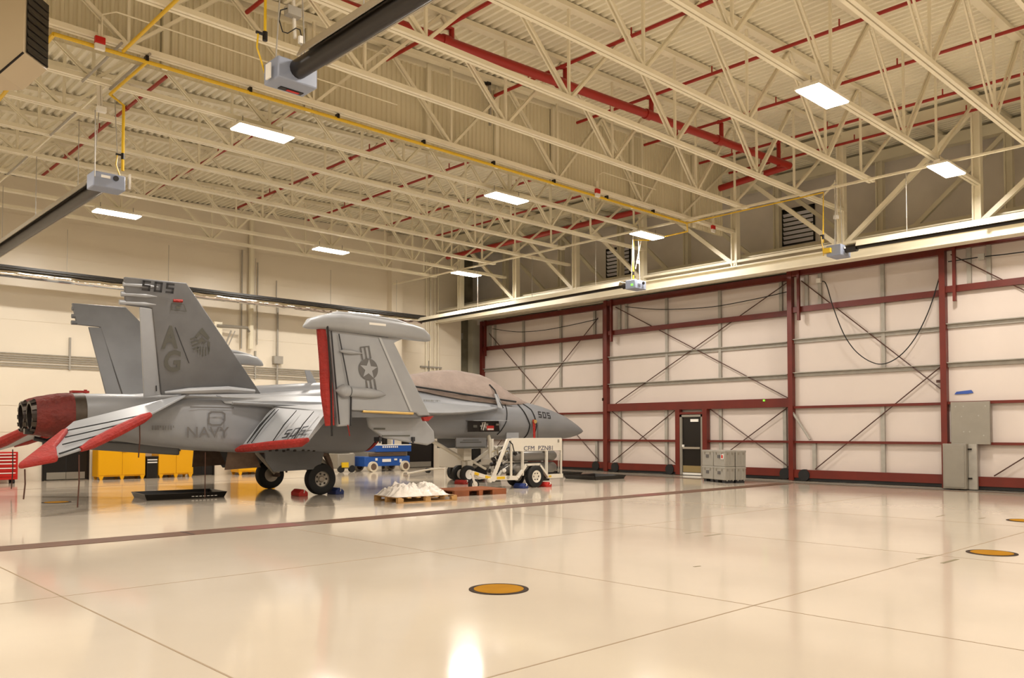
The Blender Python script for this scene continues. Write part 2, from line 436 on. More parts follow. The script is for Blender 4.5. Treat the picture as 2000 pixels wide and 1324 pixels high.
for X in (25.18, 25.7, 26.22, 26.72):
    bw(MB().bb((X-.12, YN+.02, 7.0), (X+.12, 30.2, 7.04)).bb((X-.02, YN+.02, 7.0), (X+.02, 30.2, 7.3)), 'door_track', 'cream', hd)
# louvres in the wall above the doors
for y0, y1, z0, z1, lab in ((13.5, 14.72, 8.2, 9.5, 'blue grey louvre high on the wall, right of the pair, beside the burner'), (21.55, 22.85, 8.17, 9.4, 'blue grey louvre high on the wall, left of the pair, toward the corner')):
    lv = thing('wall_louvre', lab, 'louvre', (XF, (y0+y1)/2, z0), 0, 'louvres above the doors')
    bw(MB().bb((XF-.06, y0, z0), (XF-.005, y0+.05, z1)).bb((XF-.06, y1-.05, z0), (XF-.005, y1, z1)).bb((XF-.06, y0, z0), (XF-.005, y1, z0+.05)).bb((XF-.06, y0, z1-.05), (XF-.005, y1, z1)), 'frame', 'dark', lv)
    bw(MB().bb((XF-.012, y0, z0), (XF-.004, y1, z1)), 'screen', 'door_blk', lv)
    k = 0; z = z0+.1
    while z < z1-.08:
        bw(MB().prism([(XF-.02, y0+.05, z-.04), (XF-.07, y0+.05, z+.06), (XF-.065, y0+.05, z+.065), (XF-.015, y0+.05, z-.035)], (0, y1-y0-.1, 0)), 'blade', 'louvre', lv)
        z += .16

# ------------------------------------------------------------------ rolling hangar door leaves
WH = {1: (29.5, 22.85), 2: (21.4, 18.75, 14.05), 3: (13.1,), 4: (1.2,)}
def leaf(num, X, y0, y1, label, studs, lowstuds, rods, beam=False, hole=None):
    d = struct(thing('door_%d' % num, label, 'door', (X, (y0+y1)/2, 0)))
    P = lambda b, n, m, **k: bw(b, n, m, d, **k)
    xf = X+.12
    if hole:
        a, c, zt = hole
        P(MB().bb((xf, y0, zt), (xf+.06, y1, 6.85)), 'insulation', 'white_ins')
        P(MB().bb((xf, y0, .12), (xf+.06, a, zt)), 'insulation', 'white_ins'); P(MB().bb((xf, c, .12), (xf+.06, y1, zt)), 'insulation', 'white_ins')
    else: P(MB().bb((xf, y0, .12), (xf+.06, y1, 6.85)), 'insulation', 'white_ins')
    yl = y1-.12
    P(MB().bb((X-.1, y1-.16, .02), (X+.1, y1, 6.95)), 'post', 'red_steel')
    P(MB().bb((X-.1, y0, .02), (X+.1, y0+.07, 6.95)), 'post', 'red_steel')
    P(MB().bb((X-.08, y0, 6.72), (X+.1, y1, 6.93)), 'top_rail', 'red_steel')
    P(MB().bb((X-.04, y0, 5.53), (X+.1, y1, 5.71)), 'girt', 'red_steel')
    for z in (4.58, 3.48):
        P(MB().bb((X-.05, y0+.2, z+.05), (X+.1, y1-.05, z+.075)).bb((X+.05, y0+.2, z-.06), (X+.1, y1-.05, z+.05)), 'girt', 'galv')
    if beam: P(MB().bb((X-.08, y0, 2.44), (X+.1, y1, 2.74)), 'deep_girt', 'red_steel')
    else: P(MB().bb((X-.02, y0, 2.37), (X+.1, y1, 2.45)), 'girt', 'red_steel')
    segs = [(y0, y1)] if not hole else [(y0, hole[0]-.12), (hole[1]+.12, y1)]
    for a, c in segs:
        P(MB().bb((X-.02, a, 1.235), (X+.1, c, 1.31)), 'girt', 'red_steel')
        P(MB().bb((X-.06, a, .11), (X+.1, c, .37)), 'bottom_rail', 'red_steel')
        P(MB().bb((X-.03, a, .02), (X+.12, c, .12)), 'seal', 'black')
    for y, z0, z1 in studs: P(MB().bb((X+.03, y-.055, z0), (X+.11, y+.055, z1)), 'stud', 'galv')
    for y, z0, z1 in lowstuds: P(MB().bb((X+.03, y-.06, z0), (X+.11, y+.06, z1)), 'stud', 'galv')
    for (ya, za), (yb2, zb) in rods: P(MB().tube([(X+.0, ya, za), (X+.0, yb2, zb)], .018, 6), 'brace_rod', 'rod')
    # hanging guide post and wheel boxes at the leading edge
    P(MB().bb((X-.16, y1-.46, 5.25), (X-.06, y1-.38, 6.95)), 'guide_post', 'red_steel')
    for yy in WH[num]:
        w = P(MB().lathe((X-.02, yy, .2), (1, 0, 0), [(-.07, .0), (-.07, .19), (.07, .19), (.07, 0)], 20), 'wheel', 'black')
    P(MB().bb((X-.1, y0-.02, 2.9), (X-.0, y0+.12, 3.02)), 'stop_block', 'rod')
    return d
d1 = leaf(1, 26.6, 22.35, 30.15, 'leftmost white hangar door leaf, partly behind the jet nose', [(29.6,5.7,6.8),(27.3,3.5,6.8),(24.95,3.5,6.8),(23.0,5.7,6.8),(29.25,5.7,6.8)], [(24.94,.36,2.4),(22.9,.36,1.3)],
     [((29.6,6.35),(22.75,.45)),((22.75,6.4),(29.6,.45)),])
d2 = leaf(2, 26.1, 13.75, 21.95, 'white hangar door leaf with the black personnel door in it', [(21.25,5.7,6.8),(20.9,5.7,6.8),(18.94,3.5,6.8),(16.6,3.5,6.8),(14.2,5.7,6.8)], [(21.25,.36,2.45),(18.98,.36,2.45),(16.6,.36,2.45),(14.1,.36,2.45)],
     [((21.4,6.65),(13.95,2.75)),((21.4,2.75),(13.95,6.65)),((21.6,2.44),(18.5,.4)),((18.5,2.44),(21.6,.4)),((17.0,2.44),(13.9,.4)),((13.95,2.44),(17.0,.4))], beam=True, hole=(17.25, 18.25, 2.3))
d3 = leaf(3, 25.58, 8.45, 13.62, 'white hangar door leaf between the two right posts, with drooping black cable', [(13.0,5.7,6.8),(12.55,5.7,6.8),(10.55,3.5,6.85)], [(10.6,.36,2.4),(12.8,.36,1.3)],
     [((13.15,6.55),(8.8,2.75)),((8.75,3.6),(12.75,.4)),])
d4 = leaf(4, 25.06, .5, 8.7, 'rightmost white hangar door leaf with grey electrical panels', [(7.95,5.7,6.8),(7.45,5.7,6.8),(4.6,3.5,6.85)], [(4.6,.36,2.4)],
     [((8.4,6.6),(1.0,1.5)),((7.4,.4),(1.5,4.6))])
bw(MB().tube([(25.55, 13.6, 2.4), (25.55, 12.9, 1.35)], .04, 8), 'knee_brace', 'galv', d3)
bw(MB().bb((25.5, 8.5, 3.02), (25.6, 9.0, 3.1)), 'turnbuckle', 'rod', d3)
def cable(par, X, pts, r=.016):
    P = [onX(px, py, X) for px, py in pts]
    Q = []
    for i in range(len(P)-1):     # Catmull-Rom
        p0 = P[max(i-1, 0)]; p1 = P[i]; p2 = P[i+1]; p3 = P[min(i+2, len(P)-1)]
        for k in range(6):
            t = k/6.
            Q.append(.5*((2*p1)+(p2-p0)*t+(2*p0-5*p1+4*p2-p3)*t*t+(3*p1-p0-3*p2+p3)*t**3))
    Q.append(P[-1])
    return bw(MB().tube(Q, r, 6), 'cable', 'black', par)
cable(d3, 25.4, [(1606,549),(1614,556),(1628,602),(1650,656),(1678,692),(1716,711),(1752,699),(1786,662),(1815,604),(1838,530)])
bw(MB().box(onX(1599, 548, 25.5), (.1, .14, .14)), 'junction_box', 'sign_w', d3)
cable(d2, 25.98, [(1222,599),(1280,604),(1340,603),(1400,598),(1480,583),(1536,570)])
cable(d1, 26.5, [(962,642),(1010,648),(1060,645),(1110,636),(1168,623)])
cable(d4, 24.98, [(1852,511),(1915,502),(1960,497),(2000,492),(2150,474),(2300,452)])
bw(MB().box(onX(1917, 502, 24.95), (.1, .16, .16)), 'junction_box', 'galv', d4)
# personnel door in leaf 2
pdx = 26.02
pd = bw(MB().bb((pdx+.02, 17.33, .1), (pdx+.07, 18.16, 2.16)), 'personnel_door', 'door_blk', d2)
for a in (((17.25, .02), (17.33, 2.24)), ((18.16, .02), (18.25, 2.24)), ((17.25, 2.16), (18.25, 2.24))):
    bw(MB().bb((pdx-.04, a[0][0], a[0][1]), (pdx+.12, a[1][0], a[1][1])), 'door_frame', 'steelgrey', d2)
for y in (17.06, 18.25): bw(MB().bb((pdx-.06, y, .02), (pdx+.14, y+.19, 2.44)), 'door_post', 'red_steel', d2)
bw(MB().bb((pdx-.05, 17.06, 2.26), (pdx+.1, 18.44, 2.34)), 'door_lintel', 'red_steel', d2)
bw(MB().bb((pdx-.06, 17.36, .98), (pdx-.02, 18.12, 1.05)), 'panic_bar', 'alu_b', pd)
bw(MB().box((pdx-.03, 18.1, 1.09), (.06, .07, .09)), 'lock_case', 'sign_w', pd)
bw(MB().bb((pdx+.0, 17.35, .12), (pdx+.02, 18.14, .36)), 'kick_plate', 'brass', pd)
bw(MB().bb((pdx-.03, 17.45, 1.98), (pdx+.02, 17.78, 2.08)), 'door_closer', 'sign_w', pd)
bw(MB().bb((pdx+.02, 17.33, .02), (pdx+.05, 18.16, .1)), 'threshold', 'sign_w', d2)
bw(MB().box(onX(1492, 782, 26.0), (.03, .05, .05)), 'indicator', 'green_led', d2)
# electrical panels on leaf 4 and tape
ep = bw(MB().bb((24.93, 7.44, 1.25), (25.0, 8.43, 2.43)), 'electrical_panel', 'steelgrey', d4, bevel=.008)
ep['label'] = 'square grey metal plate mounted on the rightmost door leaf'
for y, z in ((8.1, 2.3), (8.15, 2.02), (7.72, 2.04), (8.1, 1.6), (7.95, 1.6), (7.6, 1.5), (8.3, 2.3), (7.55, 2.3)):
    bw(MB().lathe((24.925, y, z), (1, 0, 0), [(0, 0), (0, .02), (.012, .02), (.012, 0)], 10), 'bolt', 'galv', ep)
ec = bw(MB().bb((24.7, 7.98, .03), (24.93, 8.58, 1.27)), 'electrical_cabinet', 'steelgrey', d4, bevel=.01)
ec['label'] = 'tall narrow grey cabinet at the foot of the right door post'
bw(MB().bb((24.685, 8.02, .07), (24.705, 8.54, 1.23)), 'cabinet_door', 'steelgrey', ec, bevel=.006)
bw(MB().bb((24.86, 7.76, .02), (24.96, 7.97, 1.26)), 'side_channel', 'galv', ec)
for z in (.3, 1.1): bw(MB().bb((24.83, 7.88, z), (24.88, 7.98, z+.04)), 'hinge', 'dark', ec)
tp = MB().prism([onX(1864, 770, 25.15), onX(1868, 765, 25.15), onX(1897, 761.5, 25.15), onX(1901, 767, 25.15), onX(1890, 769, 25.15)], (.012, 0, 0))
tag(tp.build('tape_strip', 'tape'), 'strip of blue tape stuck on the white door insulation above the plate', 'tape')
# pipe trolley on the door track
tg = thing('door_trolley', 'dark red trolley box riding the door track at upper right', 'trolley', tuple(onX(1862, 447, 24.3)))
p = onX(1862, 450, 24.3)
bw(MB().box(p+V((.1, 0, -.05)), (.3, .55, .22)), 'body', 'red_steel', tg)
for s in (-.2, .2): bw(MB().lathe(p+V((0, s, .1)), (1, 0, 0), [(-.05, 0), (-.05, .1), (.05, .1), (.05, 0)], 16), 'wheel', 'dark', tg)
tc_ = bw(MB().bb((XT-.3, 4.4, 6.93), (XT-.22, 7.1, 7.12)), 'track_cover', 'galv', hd)
bw(MB().bb((XT-.34, 7.05, 6.9), (XT-.22, 7.14, 7.14)), 'end_cap', 'galv', tc_)
# ------------------------------------------------------------------ lamps (lens glows, an area lamp sits just under it)
LAMPS = []
LL = {(8.15,16.2): 'long bright ceiling lamp, nearest of three on the truss behind the yellow pipe',
      (15.2,16.2): 'bright ceiling lamp, middle of three on the truss behind the yellow pipe',
      (21.35,16.2): 'small bright ceiling lamp above the hanging burner near the doors, end of its row',
      (8.15,25.1): 'bright ceiling lamp near the left hanging tube heater, over the jet tail',
      (15.2,25.1): 'bright ceiling lamp of the far row, in the middle over the jet wing',
      (21.35,25.1): 'small bright ceiling lamp nearest the far corner of the hangar',
      (14.85,7.17): 'largest glaring ceiling lamp at upper right',
      (21.2,7.17): 'glaring ceiling lamp at far right beside the header post'}
def lamp(x, y, lab):
    t = thing('ceiling_lamp', lab, 'lamp', (x, y, 7.86), 0, 'ceiling lamps')
    MB().prism([(-.62, -.24, .02), (.62, -.24, .02), (.62, .24, .02), (-.62, .24, .02)], (0, 0, .05)).build('reflector', 'lamp_body', t)
    MB().bb((-.62, -.07, .07), (.62, .07, .13)).build('ballast_box', 'lamp_body', t)
    MB().bb((-.6, -.22, -.005), (.6, .22, .018)).build('lens', 'lamp', t)
    for s in (-.45, .45): MB().tube([(s, 0, .13), (s, 0, .27)], .012, 6).build('hanger', 'galv', t)
    return t
l0 = None
for x in (8.15, 15.2, 21.35):
    for y in (7.17, 16.2, 25.1):
        xx = {15.2: 14.85, 21.35: 21.2}.get(x, x) if y == 7.17 else x
        LAMPS.append((xx, y))
for x in (1.2, -5.8):  # rows from here on are unseen, added for illumination, without lamp bodies
    for y in (7.17, 16.2, 25.1): LAMPS.append((x, y))
for x in (-5.8, 1.2, 8.15, 14.85, 21.2):
    for y in (-1.9, -10.8): LAMPS.append((x, y))
for (x, y) in LAMPS:
    if (x, y) in LL:
        if l0 is None: l0 = lamp(x, y, LL[(x, y)])
        else: dup(l0, (x, y, 7.86), label=LL[(x, y)])
    ld = bpy.data.lights.new('lamp_light', 'AREA'); ld.shape = 'RECTANGLE'; ld.size = 1.2; ld.size_y = .44
    ld.energy = LAMP_W; ld.color = LAMP_C
    lo = bpy.data.objects.new('lamp_light', ld); COL.objects.link(lo); lo.location = (x, y, 7.83)


# ------------------------------------------------------------------ tube heaters
HZ = 6.3
def heater(lab, x, y, dirn, pts, drop_gas=True, reflector=True, boxdir=1, rad=.125, rm='alu'):
    t = thing('tube_heater', lab, 'heater', (x, y, HZ), 0, 'hanging infrared tube heaters')
    bw(MB().bb((x-.29, y-.2, HZ-.1), (x+.29, y+.2, HZ+.19)), 'burner_box', 'heater', t, bevel=.02)
    pts = [V(p) for p in pts]
    bw(MB().tube([V((x, y+.2*dirn, HZ+.08))]+pts, rad, 16), 'radiant_tube', 'tubeblk', t)
    bw(MB().lathe((x, y+dirn*.2, HZ+.08), (0, dirn, 0), [(0, .1), (.3, .1), (.3, .0)], 16), 'collar', 'tubeblk', t)
    P = [V((x, y+dirn*.55, HZ+.08))]+pts
    for i in range(len(P)-1):
        a, c = P[i], P[i+1]; d = (c-a).normalized(); s = V((-d.y, d.x, 0))
        prof = [(-.225, -.0), (-.2, .0), (-.15, .135), (.15, .135), (.2, .0), (.225, -.0), (.215, .02), (.155, .15), (-.155, .15), (-.215, .02)]
        bw(MB().loft([[p + s*u + V((0, 0, w)) for u, w in prof] for p in (a, c)]), 'reflector', rm, t)
    if len(pts) > 1:
        a, c = P[1], P[2]
        n_ = 160; v_ = []; random.seed(21)
        for q in range(n_+1):
            pp = a+(c-a)*(q/n_)
            for w_, o_ in ((-.10, -.20), (.0, -.25), (.12, -.21)): v_.append(pp+V((0, o_+.012*sin(q*1.7)+random.uniform(-.008, .008), w_)))
        bw(MB().add(v_, [(q*3+j, q*3+j+1, q*3+j+4, q*3+j+3) for q in range(n_) for j in (0, 1)]), 'polished_skirt', 'mirror', t, ang=80)
        bw(MB().bb((c.x, a.y-.24, a.z+.2), (a.x+.2, a.y+.2, a.z+.27)).bb((c.x, a.y-.27, a.z+.13), (a.x+.2, a.y-.2, a.z+.16)), 'top_cap', 'tubeblk', t)
    for i in range(len(P)-1):
        a, c = P[i], P[i+1]; L = (c-a).length; k = 1.2
        while k < L:
            q = a+(c-a)*(k/L)
            bw(MB().tube([q+V((0, 0, .15)), q+V((0, 0, CH-HZ-.17))], .008, 5), 'chain', 'galv', t); k += 3.2
    for s in (-.22, .22):
        bw(MB().tube([(x+s, y, HZ+.19), (x+s*.6, y, CH-.1)], .01, 5), 'chain', 'galv', t)
    bw(MB().box((x-.08, y-.225*boxdir, HZ+.1), (.16, .02, .05)), 'label_plate', 'sign_w', t)
    bw(MB().lathe((x+.1, y-.22*boxdir, HZ+.1), (0, -boxdir, 0), [(0, .05), (.03, .05), (.03, 0)], 12), 'vent', 'door_blk', t)
    return t
h1 = heater('nearest hanging tube heater, dark tube rising to the top edge', 5.45, 10.05, -1, [(5.45, -6., HZ+.08)], boxdir=-1)
h2 = heater('left hanging tube heater whose dark tube runs to the left edge', 5.25, 16.8, 1, [(5.25, 29.2, HZ+.08)])
h3 = heater('tube heater near the far corner, tube turning along the back wall', 21.4, 16.7, 1, [(21.9, 28.9, HZ+.08), (XL+1, 28.9, HZ+.08)], rad=.05, rm='cream')
h4 = heater('right tube heater over the doors, tube running to the right edge', 21.3, 9.9, -1, [(21.3, -6., HZ+.08)], rad=.05, rm='cream')
bw(MB().box((h1.location.x+.05, 10.14, HZ-.106), (.34, .09, .008)), 'warning_label', 'dark', h1)
bw(MB().box((h1.location.x+.08, 10.14, HZ-.112), (.18, .045, .008)), 'warning_stripe', 'sign_r', h1)
bw(MB().lathe((5.62, 16.75, HZ+.14), (1, -.3, 0), [(0, .02), (.02, .14), (.06, .15), (.06, 0)], 16), 'inspection_disc', 'sign_w', h2)
bw(MB().box((21.1, 16.62, HZ+.02), (.03, .06, .05)), 'indicator', 'green_led', h3)
bw(MB().box((20.98, 10.05, HZ+.05), (.14, .2, .12)), 'gas_valve', 'yellow', h4)
bw(MB().box((5.1, 10.0, HZ+.0), (.02, .12, .2)), 'hang_tag', 'sign_w', h1)
# power drop beside the nearest heater
pdp = thing('power_drop', 'white conduit with grey box and looped cable above the nearest heater', 'conduit', tuple(onY(572, 40, 10.1)))
a = onY(576, 75, 10.1); c = onY(572, -30, 10.1)
bw(MB().beam(a, c, .035, .035), 'strut', 'white', pdp)
bw(MB().box(onY(572, 24, 10.08), (.2, .12, .12)), 'junction_box', 'galv', pdp)
bw(MB().tube([onY(q[0], q[1], 10.05) for q in [(562,16),(548,20),(545,38),(552,62),(562,65),(578,55),(586,58),(589,72)]], .008, 6), 'cable', 'black', pdp)
bw(MB().tube([onY(589, 70, 10.05), onY(589, 118, 10.05)], .012, 6), 'drop_rod', 'galv', pdp)
bw(MB().box(onY(587, 78, 10.05), (.05, .05, .1)), 'plug', 'sign_w', pdp)
pd2 = thing('power_drop', 'white conduit strut dropping beside the left hanging heater', 'conduit', tuple(onY(192, 140, 16.7)))
bw(MB().beam(onY(190, 140, 16.6), onY(193, 208, 16.6), .05, .05), 'strut', 'white', pd2)
bw(MB().beam(onY(196, 142, 16.6), onY(199, 212, 16.6), .03, .03), 'strut', 'white', pd2)
bw(MB().box(onY(198, 214, 16.6), (.16, .1, .1)), 'junction_box', 'sign_w', pd2)
bw(MB().tube([onY(q[0], q[1], 16.6) for q in [(186,215),(186,260),(185,345)]], .012, 6), 'cable', 'galv', pd2)
pd3 = thing('power_drop', 'white looped conduit hanging under the header truss at right', 'conduit', tuple(onX(1632, 410, 22.5)))
bw(MB().tube([onX(1630,352,22.5), onX(1632,420,22.5)], .02, 6).tube([onX(1634,360,22.5), onX(1635,425,22.5)], .02, 6), 'conduit', 'white', pd3)
q_ = onX(1632, 356, 22.5)
bw(MB().beam(q_, (22.5, 11.06, 8.14), .04, .04), 'bracket', 'cream', pd3)
bw(MB().box(onX(1633, 424, 22.5), (.1, .12, .1)), 'plug', 'sign_w', pd3)
bw(MB().tube([onX(1633,430,22.5), onX(1632,480,22.2)], .012, 6), 'cable', 'galv', pd3)
pd4 = thing('power_drop', 'white conduit and chain hanging above the burner near the far corner', 'conduit', tuple(onX(1245, 480, 22.0)))
bw(MB().tube([onX(1238,470,22.), onX(1238,520,22.)], .018, 6).tube([onX(1252,470,22.), onX(1241,525,22.)], .018, 6), 'conduit', 'white', pd4)
bw(MB().box(onX(1246, 512, 22.), (.08, .08, .1)), 'plug', 'sign_w', pd4)
# gas pipe
gp = thing('gas_pipe', 'long yellow gas pipe clipped under the truss by the curtain wall', 'pipe', (12, 14.62, 7.98))
bw(MB().tube([(3.75, 14.65, 7.98), (21.3, 14.65, 7.98)], .035, 8), 'run', 'yellow', gp)
bw(MB().tube([(3.75, 14.65, 7.98), (3.75, 29., 7.98)], .035, 8), 'branch', 'yellow', gp)
bw(MB().tube([(4.8, 14.6, 8.02), (4.75, -2., 8.02)], .03, 8), 'branch', 'yellow', gp)
bw(MB().tube([(5.23, 14.7, 8.0), (5.23, 16.6, 8.0), (5.52, 16.72, 7.9), (5.52, 16.72, 6.62)], .028, 8), 'drop', 'yellow', gp)
bw(MB().tube([(5.2, 10.3, 8.0), (5.2, 10.3, 6.95)], .02, 8), 'drop', 'yellow', gp)
bw(MB().tube([(21.3, 14.65, 7.98), (22.15, 15.2, 7.97), (22.15, 16.75, 7.95), (21.6, 16.95, 7.9), (21.6, 16.95, 6.6)], .025, 8), 'drop', 'yellow', gp)
bw(MB().tube([(21.3, 14.65, 7.98), (21.1, 10.2, 7.95), (21.05, 10.2, 6.6)], .02, 8), 'drop', 'yellow', gp)
for x in (5.2, 9., 7.1, 11.2, 13.3, 15.4, 17.5, 19.6): bw(MB().box((x, 14.65, 8.03), (.05, .1, .09)), 'clip', 'dark', gp)
for (x, y, z) in ((5.2, 10.3, 6.9), (5.52, 16.72, 6.9), (21.05, 10.2, 6.75), (21.6, 16.95, 6.8)):
    bw(MB().lathe((x, y, z-.06), (0, 0, 1), [(0, 0), (0, .035), (.12, .035), (.12, 0)], 8).box((x-.07, y, z+.02), (.12, .03, .03)), 'valve', 'dark', gp)
    bw(MB().tube([(x-.1, y, z), (x-.13, y-.03, z-.2), (x-.06, y-.05, z-.42), (x, y, z-.5)], .012, 6), 'flex_hose', 'yellow', gp)
# threaded rods across the chords
for (p, q, lab) in (((238, 84), (166, 160), 'upper'), ((293, 105), (218, 175), 'lower'), ((147, 220), (100, 264), 'third'), ((53, 306), (19, 341), 'last')):
    a, c = onZ(p[0], p[1], CH-.05), onZ(q[0], q[1], CH-.05)
    tag(MB().tube([a, V((a.x, c.y, a.z))], .025, 6).build('hanger_strut', 'galv'), 'thin grey strut lying across the chords, %s in the slanting row at upper left' % lab, 'strut')
# ------------------------------------------------------------------ sprinkler pipes
sm = thing('sprinkler_main', 'thick red sprinkler main slanting across the nearer roof bay', 'pipe', (10, 12.6, 9.2))
bw(MB().tube([(-10, 13.3, 8.75), (7.9, 12.75, 9.25), (22.7, 12.0, 9.45)], .1, 12), 'run', 'red_pipe', sm)
for x in (8.6, 10.2, 13.35, 16.3, 19.2): bw(MB().lathe((x, 12.75-.05*(x-7.9), 9.25+.0135*(x-7.9)), (1, -.05, .013), [(-.09, 0), (-.09, .125), (.09, .125), (.09, 0)], 14), 'coupling', 'red_pipe', sm)
bw(MB().tube([(22.7, 12.0, 9.45), (22.75, 14.4, 9.3)], .1, 12), 'tail', 'red_pipe', sm)
s2 = thing('sprinkler_main', 'thick red sprinkler main across the far roof bay above the trusses', 'pipe', (23.0, 22, 9.3))
bw(MB().tube([(23.05, 17.4, 9.3), (23.05, 28.4, 9.3)], .1, 12), 'run', 'red_pipe', s2)
BX = [7.0, 10.2, 13.35, 16.3, 19.2, 22.0, 23.7]
nm = ['leftmost', 'second from the left', 'third from the left', 'fourth from the left', 'fifth from the left', 'sixth from the left', 'last, nearest the doors']
def spz(x): return 9.22+.035*x
for bay, (y0, y1) in (('nearer', (-12., 14.65)), ('far', (18.5, 28.6))):
    for i, x in enumerate(BX):
        if bay == 'far' and i == 6: continue
        t = thing('sprinkler_branch', 'thin red sprinkler branch under the %s roof bay, %s' % (bay, nm[i]), 'pipe', (x, (y0+y1)/2, spz(x)), 0, 'red sprinkler branches')
        bw(MB().tube([(x, y0, spz(x)), (x, y1, spz(x))], .04, 8), 'run', 'red_pipe', t)
        y = y0+1.5
        while y < y1:
            if y > 2: bw(MB().tube([(x, y, spz(x)), (x, y, spz(x)+.18)], .018, 6), 'sprinkler_head', 'red_pipe', t)
            y += 3.
        if bay == 'nearer':
            yy = 12.75-.05*(x-7.9)
            if 8 < x < 23: bw(MB().tube([(x+.15, yy, 9.3), (x+.15, yy, spz(x)), (x, yy, spz(x))], .06, 8), 'riser', 'red_pipe', t)
        else:
            bw(MB().lathe((x, 21, spz(x)), (0, 1, 0), [(-.06, 0), (-.06, .055), (.06, .055), (.06, 0)], 10), 'coupling', 'red_pipe', t)
# alarm horns on the girder with their conduit
HL = ['red and white alarm horn on the truss at upper left', 'small red alarm horn at the middle of the curtain truss', 'small red alarm horn near the header truss']
for k, (px, py) in enumerate(((195, 85), (1167, 377), (1393, 447))):
    p = onY(px, py, 14.545)
    t = thing('alarm_horn', HL[k], 'alarm', tuple(p), 0, 'alarm horns')
    bw(MB().box(p+V((0, 0, .05)), (.16, .08, .12)), 'strobe', 'red_box', t, bevel=.01)
    bw(MB().box(p+V((0, .05, .16)), (.05, .08, .34)), 'bracket', 'cream', t)
    bw(MB().box(p+V((0, 0, -.06)), (.16, .07, .1)), 'back_box', 'sign_w', t, bevel=.01)
    bw(MB().tube([p+V((.03, 0, .1)), p+V((.03, 0, .5)), p+V((.25, 0, .62)), p+V(((6., 2.6, .6)[k], 0, .62))], .014, 6), 'conduit', 'cream', t)
# make-up air unit at the upper left
u = V((1, -1, 0))/sqrt(2); v = V((1, 1, 0))/sqrt(2)
o_ = onY(47, 103, 12.6)
au = thing('air_unit', 'beige hanging air unit with dark louvred end at upper left corner', 'air unit', tuple(o_))
prof = [(0, 0), (0, .95), (-2.2, .95), (-2.2, -.29), (-.34, -.29)]
bw(MB().prism([o_ + u*a + V((0, 0, b_)) for a, b_ in prof], v*.54), 'housing', 'beige', au, bevel=.012)
bw(MB().prism([o_ + u*.01 + v*.03 + V((0, 0, z)) for z in (.02, .92)] + [o_ + u*.01 + v*.52 + V((0, 0, z)) for z in (.92, .02)], u*.01), 'louvre_frame', 'door_blk', au)
for k in range(8):
    z = .06 + .11*k
    bw(MB().prism([o_ + u*.02 + v*.04 + V((0, 0, z)), o_ + u*.03 + v*.04 + V((0, 0, z-.03)), o_ + u*.03 + v*.04 + V((0, 0, z-.02)), o_ + u*.02 + v*.04 + V((0, 0, z+.02))], v*.47), 'louvre_blade', 'dark', au)
bw(MB().beam(o_ + v*(-.012), o_ + u*(-.34) + V((0, 0, -.29)) + v*(-.012), .02, .02), 'seam_rod', 'dark', au)
for q in (.1, .45): bw(MB().tube([o_ + u*(-.9) + v*q + V((0, 0, .95)), o_ + u*(-.9) + v*q + V((0, 0, 9.5-o_.z))], .015, 6), 'hanger_rod', 'galv', au)
# vertical cable tray on the curtain wall
ct = thing('cable_drop', 'dark box and perforated strut hanging on the curtain wall', 'strut', tuple(onY(954, 190, 14.7)))
bw(MB().box(onY(953, 157, 14.75), (.12, .1, .22)), 'box', 'dark', ct)
bw(MB().beam(onY(956, 160, 14.75), onY(957, 245, 14.75), .06, .04), 'strut', 'galv', ct)
# ------------------------------------------------------------------ the jet (x forward, y to its left, z up)
JY = Rd(-3.5)
jet = thing('fighter_jet', 'grey twin-tailed jet with folded wings, red edge covers and 505 on the tail', 'jet', (11.11, 20.24, 0), JY)
def J(b, n, m, par=None, **k): return b.build(n, m, par or jet, **k)
def ring(s, yc, zb, zt, hw, e=2.3, n=32, zm=None):
    zc = zm if zm is not None else (zb+zt)/2
    out = []
    for k in range(n):
        a = 2*pi*k/n; c, q = cos(a), sin(a)
        y = hw*math.copysign(abs(c)**(2/e), c); z = math.copysign(abs(q)**(2/e), q)
        out.append(V((s, yc+y, zc + z*((zt-zc) if z > 0 else (zc-zb)))))
    return out
# forward and centre fuselage
FS = [(8.85,1.335,2.47,.55,2.1),(8.25,1.33,2.57,.63,2.2),(7.3,1.34,2.62,.72,2.3),(6.2,1.37,2.68,.78,2.5),(5.,1.39,2.74,.80,2.7),(4.,1.40,2.85,.80,2.6),(3.,1.40,2.92,.82,2.5),
      (2.,1.35,2.92,.9,2.4),(.8,1.25,2.8,1.1,2.4),(-1.,1.2,2.62,1.2,2.6),(-2.5,1.25,2.5,1.2,2.8),(-4.,1.42,2.42,1.05,2.8),(-5.1,1.6,2.3,.8,2.4)]
fz = J(MB().loft([ring(s, 0, a, b, h, e) for s, a, b, h, e in FS]), 'fuselage', 'jet')
NS = [(10.94,1.61,1.65,.02),(10.85,1.56,1.72,.075),(10.65,1.49,1.83,.16),(10.3,1.41,2.01,.275),(9.9,1.365,2.18,.385),(9.4,1.34,2.33,.48),(8.85,1.335,2.47,.55)]
J(MB().loft([ring(s, 0, a, b, h, 2.05) for s, a, b, h in NS]), 'radome', 'jet')
J(MB().loft([ring(s, 0, 2.3, t, h, 2.2, 20) for s, t, h in [(4.2,2.95,.5),(3.4,3.0,.55),(2.,3.02,.52),(.5,2.93,.48),(-1.,2.80,.42),(-2.5,2.64,.34),(-3.9,2.50,.24),(-4.6,2.44,.1)]]), 'dorsal_spine', 'jet')
